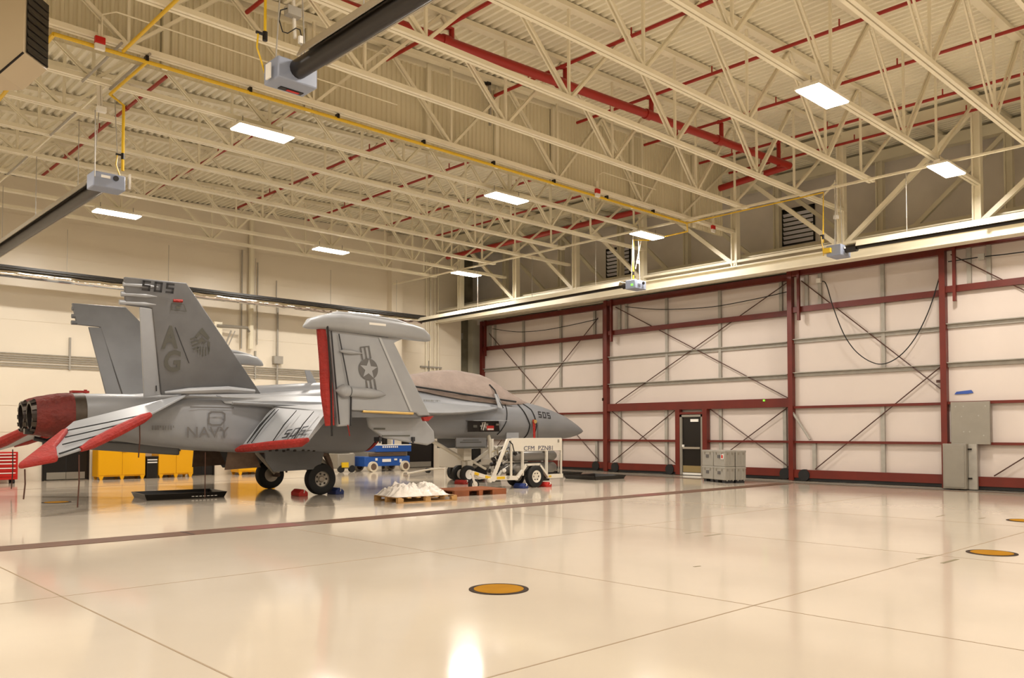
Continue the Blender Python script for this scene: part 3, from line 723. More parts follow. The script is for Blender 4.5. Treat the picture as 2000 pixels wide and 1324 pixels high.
# canvas over the cockpit
CS = [(8.22,2.50,2.58,.2),(7.7,2.52,2.75,.45),(7.15,2.52,3.03,.58),(6.6,2.56,3.32,.64),(6.2,2.6,3.42,.67),(5.6,2.64,3.49,.68),(5.2,2.68,3.51,.68),(4.8,2.72,3.5,.67),(4.25,2.78,3.41,.63),(3.8,2.84,3.32,.58),(3.3,2.88,3.18,.48),(3.0,2.9,3.05,.3)]
def cring(s, zb, zt, hw, n=28):
    out = []
    for k in range(n):
        a = 2*pi*k/n; c, q = cos(a), sin(a)
        w = .012*sin(7*s+5*a)+.01*sin(13*s+3*a)
        out.append(V((s, (hw+w)*math.copysign(abs(c)**.8, c), (zb+.06*0)+((zt-zb)+w)*max(q, -.12))))
    return out
cc = J(MB().loft([cring(*c) for c in CS]), 'cockpit_cover', 'cover_tan')
for sd in (-1, 1):
    J(MB().tube([(7.3, sd*.66, 2.56), (6.4, sd*.72, 2.63), (5.2, sd*.74, 2.73), (4.3, sd*.7, 2.83), (3.3, sd*.6, 2.93)], .03, 6), 'hem_cord', 'black', cc)
def over(pts, r=.014, n='tie_cord', par=None): return J(MB().tube(pts, r, 6), n, 'black', par or jet)
SKIN = sorted([x for x in FS if x[0] < 8.8] + [n_+(2.05,) for n_ in NS])
def skin(s, z, lift=.012):      # point of the body on its right side
    for q in range(len(SKIN)-1):
        A, B = SKIN[q], SKIN[q+1]
        if A[0] <= s <= B[0]:
            f = (s-A[0])/(B[0]-A[0]); _, zb, zt, hw, e = [A[j]+(B[j]-A[j])*f for j in range(5)]
            zc = (zb+zt)/2; h = (zt-zc) if z > zc else (zc-zb)
            q_ = min(1., abs(z-zc)/h)**(e/2); c_ = sqrt(max(0, 1-q_*q_))
            n_ = V((0, -c_/hw, q_*(1 if z > zc else -1)/h)).normalized()
            return V((s, -hw*c_**(2/e), z)) + n_*lift
    return V((s, -.3, z))
def cord_on(pts, r=.016):
    P = []
    for i in range(len(pts)-1):
        for k in range(6):
            t = k/6; P.append(skin(pts[i][0]+(pts[i+1][0]-pts[i][0])*t, pts[i][1]+(pts[i+1][1]-pts[i][1])*t))
    P.append(skin(*pts[-1])); return over(P, r)
cord_on([(6.93, 2.58), (6.9, 2.4), (6.83, 1.94), (6.6, 1.52)])
cord_on([(7.5, 2.58), (7.55, 2.4), (7.88, 1.84), (7.9, 1.37)], .02)
cord_on([(7.74, 2.56), (8.03, 2.31), (8.21, 1.81), (8.2, 1.5)], .018)
over([(6.3, -.56, 3.08), (6.42, -.68, 2.9), (6.5, -.75, 2.62), (6.62, -.85, 2.34)], .022)
J(MB().prism([(6.50, -.71, 2.78), (6.36, -.72, 2.78), (6.42, -.84, 2.36), (6.62, -.84, 2.34)], (0, -.012, 0)), 'cover_flap', 'jet_l')
# leading edge extensions, wings
def plate(poly, th):        # polygon of (s, y, z), thickness th, thinned rim
    return MB().prism([V(p)-V((0, 0, th/2)) for p in poly], (0, 0, th))
for sd in (-1, 1):
    nm_ = 'right' if sd < 0 else 'left'
    LX_ = [(6.45,.78,2.36,.80,2.345),(5.9,.80,2.38,1.0,2.27),(5.1,.81,2.40,1.22,2.20),(4.2,.82,2.44,1.48,2.15),(3.4,.84,2.47,1.75,2.13),(2.6,.86,2.50,1.97,2.13),(1.,.9,2.54,1.97,2.2),(-.8,.9,2.52,1.95,2.24),(-2.3,.9,2.46,1.75,2.28)]
    J(MB().loft([[V((s, sd*a_*.7, z0+.03)), V((s, sd*a_, z0)), V((s, sd*o2, z2)), V((s, sd*(o2-.02), z2-.035)), V((s, sd*a_*.7, 2.05))] for s, a_, z0, o2, z2 in LX_]), 'leading_edge_extension', 'jet_l', ang=20)
    # intake box and engine nacelle
    q = .98
    NR = [(1.75,sd*1.18,1.05,2.2,.55,5),(.6,sd*1.14,1.03,2.3,.58,5),(-.5,sd*1.08,1.05,2.38,.6,5),(-2.,sd*1.02,1.09,2.42,.62,4.5),(-3.,sd*.96,1.17,2.44,.64,4),(-4.,sd*.82,1.29,2.45,.66,3.2),(-4.8,sd*.62,1.42,2.45,.58,2.5),(-5.24,sd*.50,1.52,2.44,.47,2.1)]
    rings = [ring(*r) for r in NR]
    rings[0] = [p + V((.9*(p.z-1.6), 0, 0)) for p in rings[0]]
    J(MB().loft(rings), 'engine_nacelle', 'jet')
    # red intake blank
    r0 = ring(1.78, sd*1.18, 1.08, 2.17, .56, 5)
    r0 = [p + V((.9*(p.z-1.6), 0, 0)) for p in r0]
    J(MB().loft([r0, [p+V((.09, 0, 0)) for p in r0]]), 'intake_cover', 'cover_red')
    # inner wing: root to fold line
    def wsec(y, le, te, z, t): return [V((te, y, z)), V((te+.25*(le-te), y, z+t*.6)), V((te+.6*(le-te), y, z+t)), V((le-.08, y, z+t*.6)), V((le, y, z)), V((le-.1, y, z-t*.6)), V((te+.6*(le-te), y, z-t*.8)), V((te+.25*(le-te), y, z-t*.5))]
    wi = J(MB().loft([wsec(sd*1.6, 2.95, -1.33, 2.22, .12), wsec(sd*3.2, 2.1, -1.33, 2.12, .11), wsec(sd*4.72, 1.2, -1.33, 2.0, .09)]), 'inner_wing', 'jet_l')
    J(MB().bb((-1.3, sd*4.70, 1.72), (.95, sd*4.78, 2.1)) if False else MB().prism([(-1.3, sd*4.70, 1.9), (1.15, sd*4.70, 1.92), (1.15, sd*4.70, 2.06), (-1.3, sd*4.70, 2.1)], (0, sd*.04, 0)), 'fold_rib', 'jet_d', wi)
    # drooped inboard flap with padded edge cover
    fp = J(MB().loft([[V((-1.30, sd*1.75, 2.20)), V((-1.42, sd*1.75, 2.10)), V((-2.12, sd*1.75, 1.22)), V((-2.08, sd*1.75, 1.19)), V((-1.32, sd*1.75, 1.95))],
                      [V((-1.30, sd*4.5, 2.06)), V((-1.38, sd*4.5, 1.97)), V((-1.82, sd*4.5, 1.38)), V((-1.78, sd*4.5, 1.35)), V((-1.32, sd*4.5, 1.85))]]), 'flap', 'jet_l')
    J(MB().tube([(-2.16, sd*1.62, 1.16), (-2.14, sd*1.9, 1.20), (-1.98, sd*3.2, 1.29), (-1.86, sd*4.35, 1.36), (-1.80, sd*4.56, 1.42)], [.05, .09, .10, .095, .05], 10), 'flap_edge_cover', 'cover_red', fp)
    for y, w in ((2.15, .03), (2.35, .012), (3.3, .014), (4.15, .012)):
        f = (y-1.75)/2.75
        a = V((-1.44, sd*y, 2.12-.13*f)); c = V((-2.10+.3*f, sd*(y-.15), 1.27+.15*f))
        off = V((-.015, 0, .03))
        J(MB().tube([a+off, (a+c)/2+off+V((-.02, 0, .02)), c+off], [.008, w, .012], 6), 'tie_cord', 'black', fp)
    # shroud above the flap hinge
    J(MB().loft([[V((-2.5, sd*1.62, 2.30)), V((-2.5, sd*1.45, 2.36)), V((-2.45, sd*1.62, 2.26))], [V((-1.3, sd*1.8, 2.34)), V((-1.3, sd*1.3, 2.46)), V((-1.3, sd*1.8, 2.18))], [V((.3, sd*1.8, 2.34)), V((.3, sd*1.3, 2.5)), V((.3, sd*1.8, 2.2))]]), 'wing_root_fairing', 'jet_l')
    # folded outer panel, standing upright
    y = sd*4.75
    yo = lambda z: sd*(4.75-.04*(z-1.7))
    t = .07
    pan = [(-1.22, 1.70), (-.92, 1.72), (-.90, 2.06), (.80, 2.03), (.86, 1.96), (1.18, 1.96), (.16, 3.72), (-1.42, 3.80)]
    pn = J(MB().prism([(s, yo(z)-sd*t, z) for s, z in pan], (0, sd*2*t, 0)), 'folded_wing_panel', 'jet_l', bevel=.03)
    ys = sd*(4.75+t+.012)
    J(MB().beam((-1.20, ys, 1.75), (-1.38, ys-sd*.05, 3.75), .018, .03, up=(0, 1, 0)).beam((-.93, ys, 1.72), (-.92, ys, 2.42), .02, .04, up=(0, 1, 0)).beam((-.97, ys, 2.55), (-1.2, ys-sd*.05, 3.7), .015, .025, up=(0, 1, 0)), 'aileron_gap', 'mark_d', pn)
    J(MB().prism([(.66, ys-sd*.004, 2.06), (.60, ys-sd*.004, 2.06), (-.2, ys-sd*.075, 3.7), (-.14, ys-sd*.075, 3.7)], (0, sd*.004, 0)), 'slat_strip', 'jet_s', pn)
    J(MB().lathe((-1.12, ys, 2.47), (1, 0, -.04), [(-.18, .0), (-.1, .09), (.0, .15), (.1, .14), (.15, .11)], 12).lathe((-.95, ys, 2.46), (1, 0, -.04), [(0, .11), (.5, .11), (.75, .07), (.92, .0)], 12), 'hinge_fairing', 'jet_l', pn)
    J(MB().lathe((-1.1, ys-sd*.03, 3.33), (1, 0, -.04), [(-.1, .0), (.0, .05), (.2, .05), (.5, .0)], 10), 'fence_fairing', 'jet_l', pn)
    J(MB().tube([(-.6, ys-sd*.08, 2.05), (.72, ys-sd*.08, 2.02)], .04, 10), 'fold_hinge', 'gold', pn)
    J(MB().tube([(-1.40, yo(1.4)+sd*.02, 1.72), (-1.46, yo(2.4)+sd*.03, 2.4), (-1.5, yo(3)+sd*.02, 3.1), (-1.58, yo(3.8)+sd*.02, 3.84)], [.1, .135, .12, .1], 10), 'trailing_edge_cover', 'cover_red', pn)
    J(MB().tube([(-1.53, yo(1.8)+sd*.14, 3.85), (-1.45, yo(1.8)+sd*.16, 2.8), (-1.40, yo(1.8)+sd*.13, 1.5)], .022, 6), 'tie_cord', 'black', pn)
    J(MB().prism([(.95, ys, 1.93), (1.25, ys, 1.96), (1.1, ys, 1.84), (1.0, ys, 1.84)], (0, -sd*.1, 0)), 'tip_cover', 'cover_red', pn)
    J(MB().beam((-1.0, ys, 1.74), (-.95, ys, 1.5), .03, .01), 'streamer', 'cover_red', pn)
    # wing tip pod
    yp = sd*4.72
    PR = [(-2.0,3.78,3.82,.03),(-1.88,3.76,3.98,.14),(-1.6,3.77,4.08,.20),(-1.2,3.76,4.14,.23),(-.5,3.74,4.13,.24),(.1,3.72,4.1,.24),(.62,3.71,4.07,.23),(.95,3.70,4.0,.2),(1.12,3.70,3.88,.14),(1.2,3.72,3.78,.04)]
    pod = J(MB().loft([ring(s, yp, a, b, h, 2.9, 24) for s, a, b, h in PR]), 'wing_tip_pod', 'jet_l')
    J(MB().loft([ring(s, yp-sd*.05, 4.0, zt, h, 2.5, 16) for s, zt, h in [(-1.5,4.1,.05),(-1.2,4.2,.14),(-.4,4.2,.16),(.3,4.16,.14),(.8,4.05,.05)]]), 'pod_spine', 'jet_l', pod)
    J(MB().prism([(.05, yo(3.7)+sd*.07, 3.72), (.45, yo(3.7)+sd*.07, 3.72), (.15, yo(3.7)+sd*.07, 3.58)], (0, -sd*.14, 0)), 'pod_gusset', 'jet_l', pod)
    J(MB().box((-.35, sd*4.965, 3.96), (.42, .01, .05)), 'light_strip', 'sign_w', pod)
    # pylons
    for yy, s0 in ((4.25, 0.), (3.1, .8)):
        y = sd*yy
        py_ = J(MB().prism([(-.2+s0, y-.06, 1.95), (1.3+s0, y-.06, 1.95), (1.62+s0, y-.06, 1.62), (1.66+s0, y-.06, 1.35), (1.45+s0, y-.06, 1.27), (.8+s0, y-.06, 1.36), (.2+s0, y-.06, 1.46), (-.15+s0, y-.06, 1.7)], (0, .12, 0)), 'pylon', 'jet_l', bevel=.04)
        for sx_ in (.1, 1.0): J(MB().box((sx_+s0, y, 1.42), (.07, .24, .1)).box((sx_+s0, y-.09, 1.37), (.03, .03, .08)).box((sx_+s0, y+.09, 1.37), (.03, .03, .08)), 'sway_brace', 'mark_d', py_)
        J(MB().box((.55+s0, y+sd*.065, 1.5), (.75, .012, .03)).box((.1+s0, y+sd*.065, 1.66), (.3, .012, .04)), 'panel_mark', 'mark_g', py_)
    # canted fin
    def fp_(s, z, d=0.): return V((s, sd*(1.5+.8*(z-2.5)/2.35+d), z))
    fin_o = [(-1.55, 2.52), (-3.62, 4.86), (-4.90, 4.84), (-4.82, 4.28), (-4.28, 4.26), (-3.86, 2.42)]
    fin = J(MB().prism([fp_(s, z, -.05) for s, z in fin_o], (0, sd*.1, 0)), 'vertical_fin', 'jet_d' if sd > 0 else 'jet_d', bevel=.02)
    rud = [(-4.26, 4.25), (-4.56, 4.24), (-4.24, 2.36), (-3.88, 2.42)]
    kick = .22 if sd < 0 else -.04
    J(MB().prism([fp_(s, z, (-.04+kick*((-4.2-s)+.3 if k in (1, 2) else 0))) for k, (s, z) in enumerate(rud)], (0, sd*.07, 0)), 'rudder', 'jet_l' if sd < 0 else 'jet_d', fin, bevel=.01)  # right rudder painted lighter for the light it catches turned outward
    for z, l in ((4.70, .75), (4.50, .85), (4.33, .95)):
        a = fp_(-4.90-.02*(4.7-z)/.2, z, 0); c = fp_(-4.1+.0*l, z+.02, .03)
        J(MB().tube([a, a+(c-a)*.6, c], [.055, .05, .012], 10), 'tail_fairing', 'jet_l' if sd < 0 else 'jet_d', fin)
    J(MB().tube([fp_(-1.75, 2.56, .12), fp_(-2.4, 2.58, .16), fp_(-3.3, 2.52, .13), fp_(-3.8, 2.47, .06)], [.05, .08, .07, .03], 8), 'fin_root_fairing', 'jet_l', fin)
    # all-moving tailplane
    st = [(-3.25, 1.55, 2.46), (-4.35, 2.35, 1.95), (-5.92, 3.42, 1.25), (-6.30, 3.5, 1.13), (-6.88, 3.40, .97), (-5.65, 1.55, 1.78)]
    pl = J(MB().prism([V((s, sd*y, z))-V((0, 0, .03)) for s, y, z in st], (0, 0, .06)), 'tailplane', 'jet_l', bevel=.015)
    cv = lambda k, f: V((st[k][0]+(st[k+1][0]-st[k][0])*f, sd*(st[k][1]+(st[k+1][1]-st[k][1])*f), st[k][2]+(st[k+1][2]-st[k][2])*f))
    J(MB().tube([cv(1, .0), cv(1, .12), cv(1, .5), cv(1, .85), cv(1, 1.)], [.06, .10, .115, .10, .05], 10), 'leading_edge_cover', 'cover_red', pl)
    tipp = [V((-6.33, sd*3.56, 1.08)), V((-6.98, sd*3.46, .95)), V((-6.02, sd*2.2, 1.56)), V((-5.88, sd*2.25, 1.63)), V((-6.26, sd*3.0, 1.28))]
    J(MB().prism([p-V((0, 0, .07)) for p in tipp], (0, 0, .14)), 'trailing_corner_cover', 'cover_red', pl, bevel=.05)
    if sd > 0: J(MB().tube([V(st[4])*1.0 if False else V((st[4][0], sd*st[4][1], st[4][2])), V(((st[4][0]*.5+st[5][0]*.5), sd*(st[4][1]+st[5][1])/2, (st[4][2]+st[5][2])/2)), V((st[5][0]-.1, sd*(st[5][1]+.2), st[5][2]-.05))], [.08, .13, .10], 10), 'trailing_edge_cover', 'cover_red', pl)
    E1 = [cv(1, f) for f in (.05, .3, .6, .95)]; E2 = [tipp[3]+(tipp[0]-tipp[3])*f for f in (.15, .4, .65, .95)]
    for a, c in zip(E1, E2): J(MB().tube([a+V((0, 0, .05)), (a+c)/2+V((0, 0, .055)), c+V((0, 0, .07))], .014, 6), 'tie_cord', 'black', pl)
    for a, l in ((V((-6.85, sd*3.42, .9)), .55), (V((-5.95, sd*3.42, 1.15)), 1.0), (V((-4.6, sd*2.5, 1.8)), .75)):
        J(MB().tube([a, a+V((.01, 0, -l*.5)), a+V((-.01, .01, -l))], .014, 5), 'streamer', 'rod', pl)
    # exhaust nozzle under its canvas cover
    c0 = V((-5.22, sd*.48, 1.98)); axn = (-1, 0, -.05)
    nz = J(MB().lathe(c0, axn, [(-.05, .0), (-.05, .47), (.0, .475), (.28, .465), (.30, .44), (.85, .38), (.96, .345), (1.06, .32), (1.06, .27), (.85, .28), (.6, 0)], 36), 'exhaust_nozzle', 'nozzle')
    J(MB().lathe(c0, axn, [(.0, .482), (.28, .475), (.28, .44), (0, .44)], 36), 'nozzle_band', 'nozzle_b', nz)
    b = MB(); rr = []
    for d_, r_ in [(.25, .49), (.34, .5), (.55, .475), (.75, .44), (.9, .41), (.98, .385)]:
        cpt = c0+V(axn).normalized()*d_
        rr.append([cpt+V((0, cos(2*pi*k/36), sin(2*pi*k/36)))*(r_+.012*sin(5*k*2*pi/36+9*d_)) for k in range(36)])
    J(b.loft(rr, cap=False), 'nozzle_cover', 'cover_noz', nz)
    for k in range(12):
        a = 2*pi*k/12; dr = V((0, cos(a), sin(a)))
        J(MB().beam(c0+V((-.93, 0, -.045))+dr*.375, c0+V((-1.07, 0, -.055))+dr*.335, .10, .012, up=tuple(dr)), 'nozzle_petal', 'nozzle_b' if k % 2 else 'nozzle', nz)
    # main gear
    mg = J(MB().tube([(-.1, sd*1.05, 1.25), (.35, sd*1.2, .75), (.12, sd*1.3, .42)], [.09, .075, .07], 12).tube([(.12, sd*1.28, .42), (-.75, sd*.95, 1.2)], .05, 10), 'main_gear_leg', 'gear_w')
    J(MB().tube([(.12, sd*1.1, .40), (.12, sd*1.55, .40)], .06, 10), 'axle', 'brown', mg)
    cw = V((.05, sd*1.52, .40))
    J(MB().lathe(cw, (0, sd, 0), [(-.13, .2), (-.145, .3), (-.12, .375), (-.05, .40), (.05, .40), (.12, .375), (.145, .3), (.13, .2), (.05, .19), (-.05, .19), (-.13, .2)], 36, False), 'tyre', 'black', mg)
    J(MB().lathe(cw, (0, sd, 0), [(-.11, .0), (-.12, .205), (.115, .21), (.12, .195), (.08, .18), (.06, .09), (.10, .06), (.11, .0)], 28), 'wheel_rim', 'rim', mg)
    for k in range(7):
        a = 2*pi*k/7
        J(MB().lathe(cw+V((.135*cos(a), sd*.062, .135*sin(a))), (0, sd, 0), [(0, 0), (0, .028), (.016, .028), (.016, 0)], 10), 'rim_hole', 'door_blk', mg)
    # gear doors and bay
    J(MB().prism([(-2.2, sd*1.15, 1.12), (-1.55, sd*1.15, 1.12), (-1.35, sd*1.1, .72), (-2.25, sd*1.1, .68)], (0, sd*.03, 0)), 'gear_door', 'brown')
    J(MB().prism([(-1.45, sd*1.55, 1.15), (.15, sd*1.55, 1.15), (-.02, sd*1.62, .66), (-1.25, sd*1.62, .62), (-1.45, sd*1.6, .9)], (0, sd*.025, 0)), 'gear_door', 'jet_d')
    J(MB().prism([(-.25, sd*1.5, 1.15), (.5, sd*1.5, 1.15), (.3, sd*1.45, .5), (.05, sd*1.45, .55)], (0, -sd*.3, 0)) if False else MB().bb((-.35, sd*1.0, .98), (.25, sd*1.5, 1.12)), 'gear_bay', 'brown')
    J(MB().tube([(.3, sd*1.25, 1.1), (.42, sd*1.35, .75), (.5, sd*1.4, .45)], [.09, .07, .03], 8), 'brake_hose_bundle', 'brown')
    b = MB(); random.seed(3)
    for k in range(9): b.box((-1.3+.16*k+random.uniform(-.04, .04), sd*1.60, 1.14+random.uniform(-.02, .02)), (.06, .03, .05))
    J(b, 'actuator_row', 'dark')
# arrestor hook and rear keel
J(MB().tube([(-3.2, 0, 1.15), (-5.5, 0, 1.3), (-6.1, 0, 1.45)], [.06, .05, .05], 8), 'arrestor_hook', 'mark_d')
J(MB().prism([(-3.1, -.5, 1.25), (-3.1, .5, 1.25), (-5.2, .4, 1.42), (-5.2, -.4, 1.42)], (0, 0, -.22)), 'keel_fairing', 'jet_d', bevel=.04)
J(MB().box((-6.28, -.42, 1.60), (.16, .16, .12)), 'tail_light', 'door_blk')
J(MB().box((-5.2, 0, 2.5), (.35, .3, .05)).box((-5.05, .1, 2.53), (.06, .06, .06)), 'vent_plug', 'cover_red')
# nose gear
ng = J(MB().tube([(5.75, 0, 1.45), (5.75, 0, .75), (5.72, 0, .32)], [.09, .08, .06], 12), 'nose_gear_leg', 'gear_w')
J(MB().tube([(5.72, -.3, .29), (5.72, .3, .29)], .045, 10), 'axle', 'gear_w', ng)
J(MB().tube([(4.35, 0, 1.42), (5.7, 0, .75)], .06, 10), 'drag_brace', 'gear_w', ng)
J(MB().tube([(5.8, 0, .8), (6.6, 0, .42)], .04, 8), 'launch_bar', 'gear_w', ng)
J(MB().box((5.75, 0, .9), (.3, .34, .36)).box((5.85, -.12, .62), (.2, .1, .16)), 'steering_unit', 'gear_w', ng)
for s in (-.22, .22):
    J(MB().lathe((5.72, s, .285), (0, 1, 0), [(-.08, .14), (-.09, .22), (-.06, .275), (.06, .275), (.09, .22), (.08, .14), (-.08, .14)], 28, False), 'tyre', 'black', ng)
    J(MB().lathe((5.72, s, .285), (0, 1, 0), [(-.085, 0), (-.085, .15), (.085, .15), (.085, 0)], 20), 'wheel_rim', 'sign_w', ng)
J(MB().bb((6.95, -.62, 1.0), (7.45, -.58, 1.58)), 'nose_gear_door', 'jet_l')
J(MB().bb((4.95, -.66, 1.1), (6.1, -.62, 1.42)), 'nose_gear_door', 'jet')
J(MB().bb((4.95, -.675, 1.11), (6.05, -.655, 1.15)).bb((5.1, -.675, 1.27), (5.9, -.665, 1.30)).bb((5.2, -.675, 1.34), (5.8, -.665, 1.36)), 'door_marking', 'mark_g')
J(MB().bb((4.95, .3, 1.1), (6.9, .34, 1.42)), 'nose_gear_door', 'jet')
J(MB().tube([(6.3, -.5, 1.55), (6.32, -.55, 1.32), (6.33, -.55, .8)], [.05, .06, .03], 8), 'external_hose', 'gear_w')
# open avionics bay on the right of the nose, inner shade painted as a black sheet
bay = J(MB().prism([(5.25, -.83, 1.60), (6.5, -.815, 1.61), (6.46, -.815, 1.94), (5.27, -.83, 1.93)], (0, -.01, 0)), 'avionics_bay', 'bay_shade')
random.seed(11)
for k in range(16):
    s = random.uniform(5.32, 6.4); z = random.uniform(1.65, 1.88)
    J(MB().box((s, -.845, z), (random.uniform(.05, .2), .02, random.uniform(.03, .09))), 'avionics_module', random.choice(['mark_g', 'galv', 'mark_d', 'steelgrey']), bay)
J(MB().box((6.1, -.852, 1.72), (.28, .02, .14)), 'red_module', 'sign_r', bay)
J(MB().box((6.1, -.866, 1.68), (.24, .01, .05)), 'module_label', 'sign_w', bay)
J(MB().beam((5.82, -.86, 1.65), (5.9, -.86, 1.9), .02, .03).beam((5.74, -.86, 1.68), (5.8, -.86, 1.88), .015, .02), 'support_strut', 'sign_w', bay)
J(MB().prism([(5.2, -.82, 1.94), (6.55, -.80, 1.95), (6.7, -1.05, 1.94), (5.3, -1.07, 1.93)], (0, 0, .015)), 'bay_door', 'jet_l')
# probe with streamer, antennae, vents
J(MB().lathe((8.05, -.66, 1.95), (0, -1, -.2), [(0, 0), (0, .06), (.1, .06), (.1, 0)], 10), 'probe_cap', 'gold')
J(MB().prism([(7.95, -.72, 2.0), (8.07, -.72, 2.0), (8.05, -.74, .95), (7.99, -.74, .95)], (0, -.008, 0)), 'streamer', 'cover_red')
J(MB().tube([(8.2, -.7, 1.9), (8.2, -.7, 1.2)], .008, 5), 'tie_cord', 'mark_d')
J(MB().prism([(.35, -.015, 3.26), (.5, -.015, 3.26), (.72, -.015, 2.9), (.45, -.015, 2.9)], (0, .03, 0)), 'blade_antenna', 'jet')
J(MB().tube([(4.4, .0, 3.3), (4.4, 0, 3.75)], .012, 5), 'whip_antenna', 'mark_g')
J(MB().prism([(5.9, -.015, 1.4), (6.1, -.015, 1.4), (6.0, -.015, 1.2)], (0, .03, 0)), 'blade_antenna', 'jet')
J(MB().prism([(7.9, -.015, 1.36), (8.25, -.015, 1.36), (8.0, -.015, .98), (7.85, -.015, .98)], (0, .03, 0)), 'blade_antenna', 'jet')
J(MB().tube([(-2.9, -1.62, 1.12), (-2.9, -1.62, .08)], .012, 5), 'streamer', 'rod')
# ---- markings on the right side, painted sheets lying on the skin
NX = V((1, 0, 0))
def fin_frame(): 
    up = V((0, -.8/2.35, 1)).normalized(); return V((1, 0, 0)), up
fU, fV = fin_frame()
def fpt(s, z): return V((s, -(1.5+.8*(z-2.5)/2.35+.055), z))
fin_r = [c for c in jet.children if c.name.startswith('vertical_fin')][0]
vs, fs = block_digits('505'); decal('number', fit(vs, .66, .22), fs, fpt(-4.22, 4.715), fU, fV, 'mark_d', fin_r, .06)
vs, fs = text_polys('A', 1., .03); decal('letter', fit(vs, .36, .52), fs, fpt(-3.83, 3.68), (fU+fV*.1).normalized(), (fV+fU*-.06).normalized(), 'mark_g', fin_r)
vs, fs = text_polys('G', 1., .03); decal('letter', fit(vs, .36, .5), fs, fpt(-3.72, 3.17), (fU+fV*.1).normalized(), (fV+fU*-.06).normalized(), 'mark_g', fin_r)
decal('stripe', [(-.02, 0), (0.0, 0), (.40, -.80), (.38, -.80)], [(0, 3, 2, 1)], fpt(-3.74, 3.9), fU, fV, 'mark_d', fin_r)
# emblem: dark hood over striped shield with feathers at its left
E_ = []; F_ = []
def poly(p): 
    o = len(E_); E_.extend(p); F_.append(tuple(range(o, o+len(p))))
poly([(-.14, .12), (.0, .34), (.2, .12), (.17, .06), (.0, .2), (-.1, .08)])
poly([(-.08, .02), (.02, .12), (.14, .02), (.08, -.05), (.03, .02), (-.03, -.04)])
for k in range(4): poly([(-.24+.03*k, .06-.075*k), (-.1+.03*k, .12-.075*k), (-.1+.03*k, .085-.075*k), (-.22+.03*k, .025-.075*k)])
for k in range(5): poly([(-.06+.062*k, -.10), (-.03+.062*k, -.10), (-.01+.062*k, -.34+.04*abs(k-2.2)), (-.03+.062*k, -.34+.04*abs(k-2.2))])
poly([(.16, .04), (.22, .02), (.24, -.2), (.2, -.18)])
decal('emblem', E_, F_, fpt(-3.16, 3.62), fU, fV, 'mark_g', fin_r)
vs, fs = rect(.36, .14); decal('placard', [(-.16, .08), (.12, .08), (.2, -.08), (-.14, -.08), (-.14, .06), (-.12, -.065), (.17, -.065), (.11, .065)], [(0, 4, 5, 3), (3, 5, 6, 2), (2, 6, 7, 1), (1, 7, 4, 0)], fpt(-3.74, 4.33), fU, fV, 'mark_g', fin_r, .008)
vs, fs = rect(.09, .07); decal('placard', vs, fs, fpt(-3.74, 4.33), fU, fV, 'mark_g', fin_r, .008)
J(MB().tube([fpt(-3.86, 4.46), fpt(-3.66, 4.47)], .035, 8), 'position_light', 'cover_red', fin_r)
for z, dx in ((3.2, 0),):
    J(MB().beam(fpt(-3.98, 2.5), fpt(-4.0, 2.62), .02, .02), 'hinge_gap', 'mark_d', fin_r)
nac = [c for c in jet.children if c.name.startswith('engine_nacelle')][0]
vs, fs = text_polys('NAVY', 1., .006); decal('lettering', fit(vs, .95, .25), fs, (-2.85, -1.645, 1.58), (1, -.05, 0), (0, 0, 1), 'mark_f', nac, .02)
o_sq = [(-.2, -.13), (-.13, -.17), (.1, -.17), (.2, -.05), (.2, .12), (.12, .17), (-.14, .17), (-.2, .12)]
i_sq = [(a*.82, b_*.78) for a, b_ in o_sq]
decal('access_panel_outline', o_sq+i_sq, [(k, (k+1) % 8, 8+(k+1) % 8, 8+k) for k in range(8)], (-2.66, -1.65, 1.9), (1, -.05, 0), (0, 0, 1), 'mark_f', nac, .02)
decal('panel_line', *rect(1.0, .025), (-2.75, -1.6, 2.16), (1, -.05, 0), (0, 0, 1), 'mark_f', nac, .03)
def dashes(n, w, h, seed):
    rr = random.Random(seed); vs = []; fs = []
    for k in range(n):
        x0 = -w/2+w*k/n; o = len(vs); y0 = -h/2+(h*.5 if rr.random() < .3 else 0); ww = w/n*rr.uniform(.35, .75)
        vs += [(x0, y0), (x0+ww, y0), (x0+ww, h/2), (x0, h/2)]; fs.append((o, o+1, o+2, o+3))
    return vs, fs
decal('stencil_row', *dashes(9, .5, .10, 5), (-3.82, -1.56, 1.68), (1, -.09, 0), (0, 0, 1), 'mark_f', nac, .02)
vs, fs = block_digits('505', .16); radm = [c for c in jet.children if c.name.startswith('radome')][0]
fl_ = [c for c in jet.children if c.name.startswith('flap')][0]
aU = V((-1.86, -4.3, 1.45))-V((-2.0, -3.2, 1.33)); aU.normalize(); aV = V((-1.38, -4.5, 1.97))-V((-1.82, -4.5, 1.38)); aV.normalize()
decal('number', fit(vs, .85, .24), fs, (-1.76, -3.9, 1.57), aU, aV, 'mark_d', fl_, .02)
# number on the nose follows the round skin
vs, fs = block_digits('505', .17); vs = fit(vs, .62, .2)
bm = MB(); bm.add([skin(8.63+v[0]+.1*v[1], 2.155+v[1]-.06*v[0], .012) for v in vs], fs)
J(bm, 'number', 'mark_d', radm)
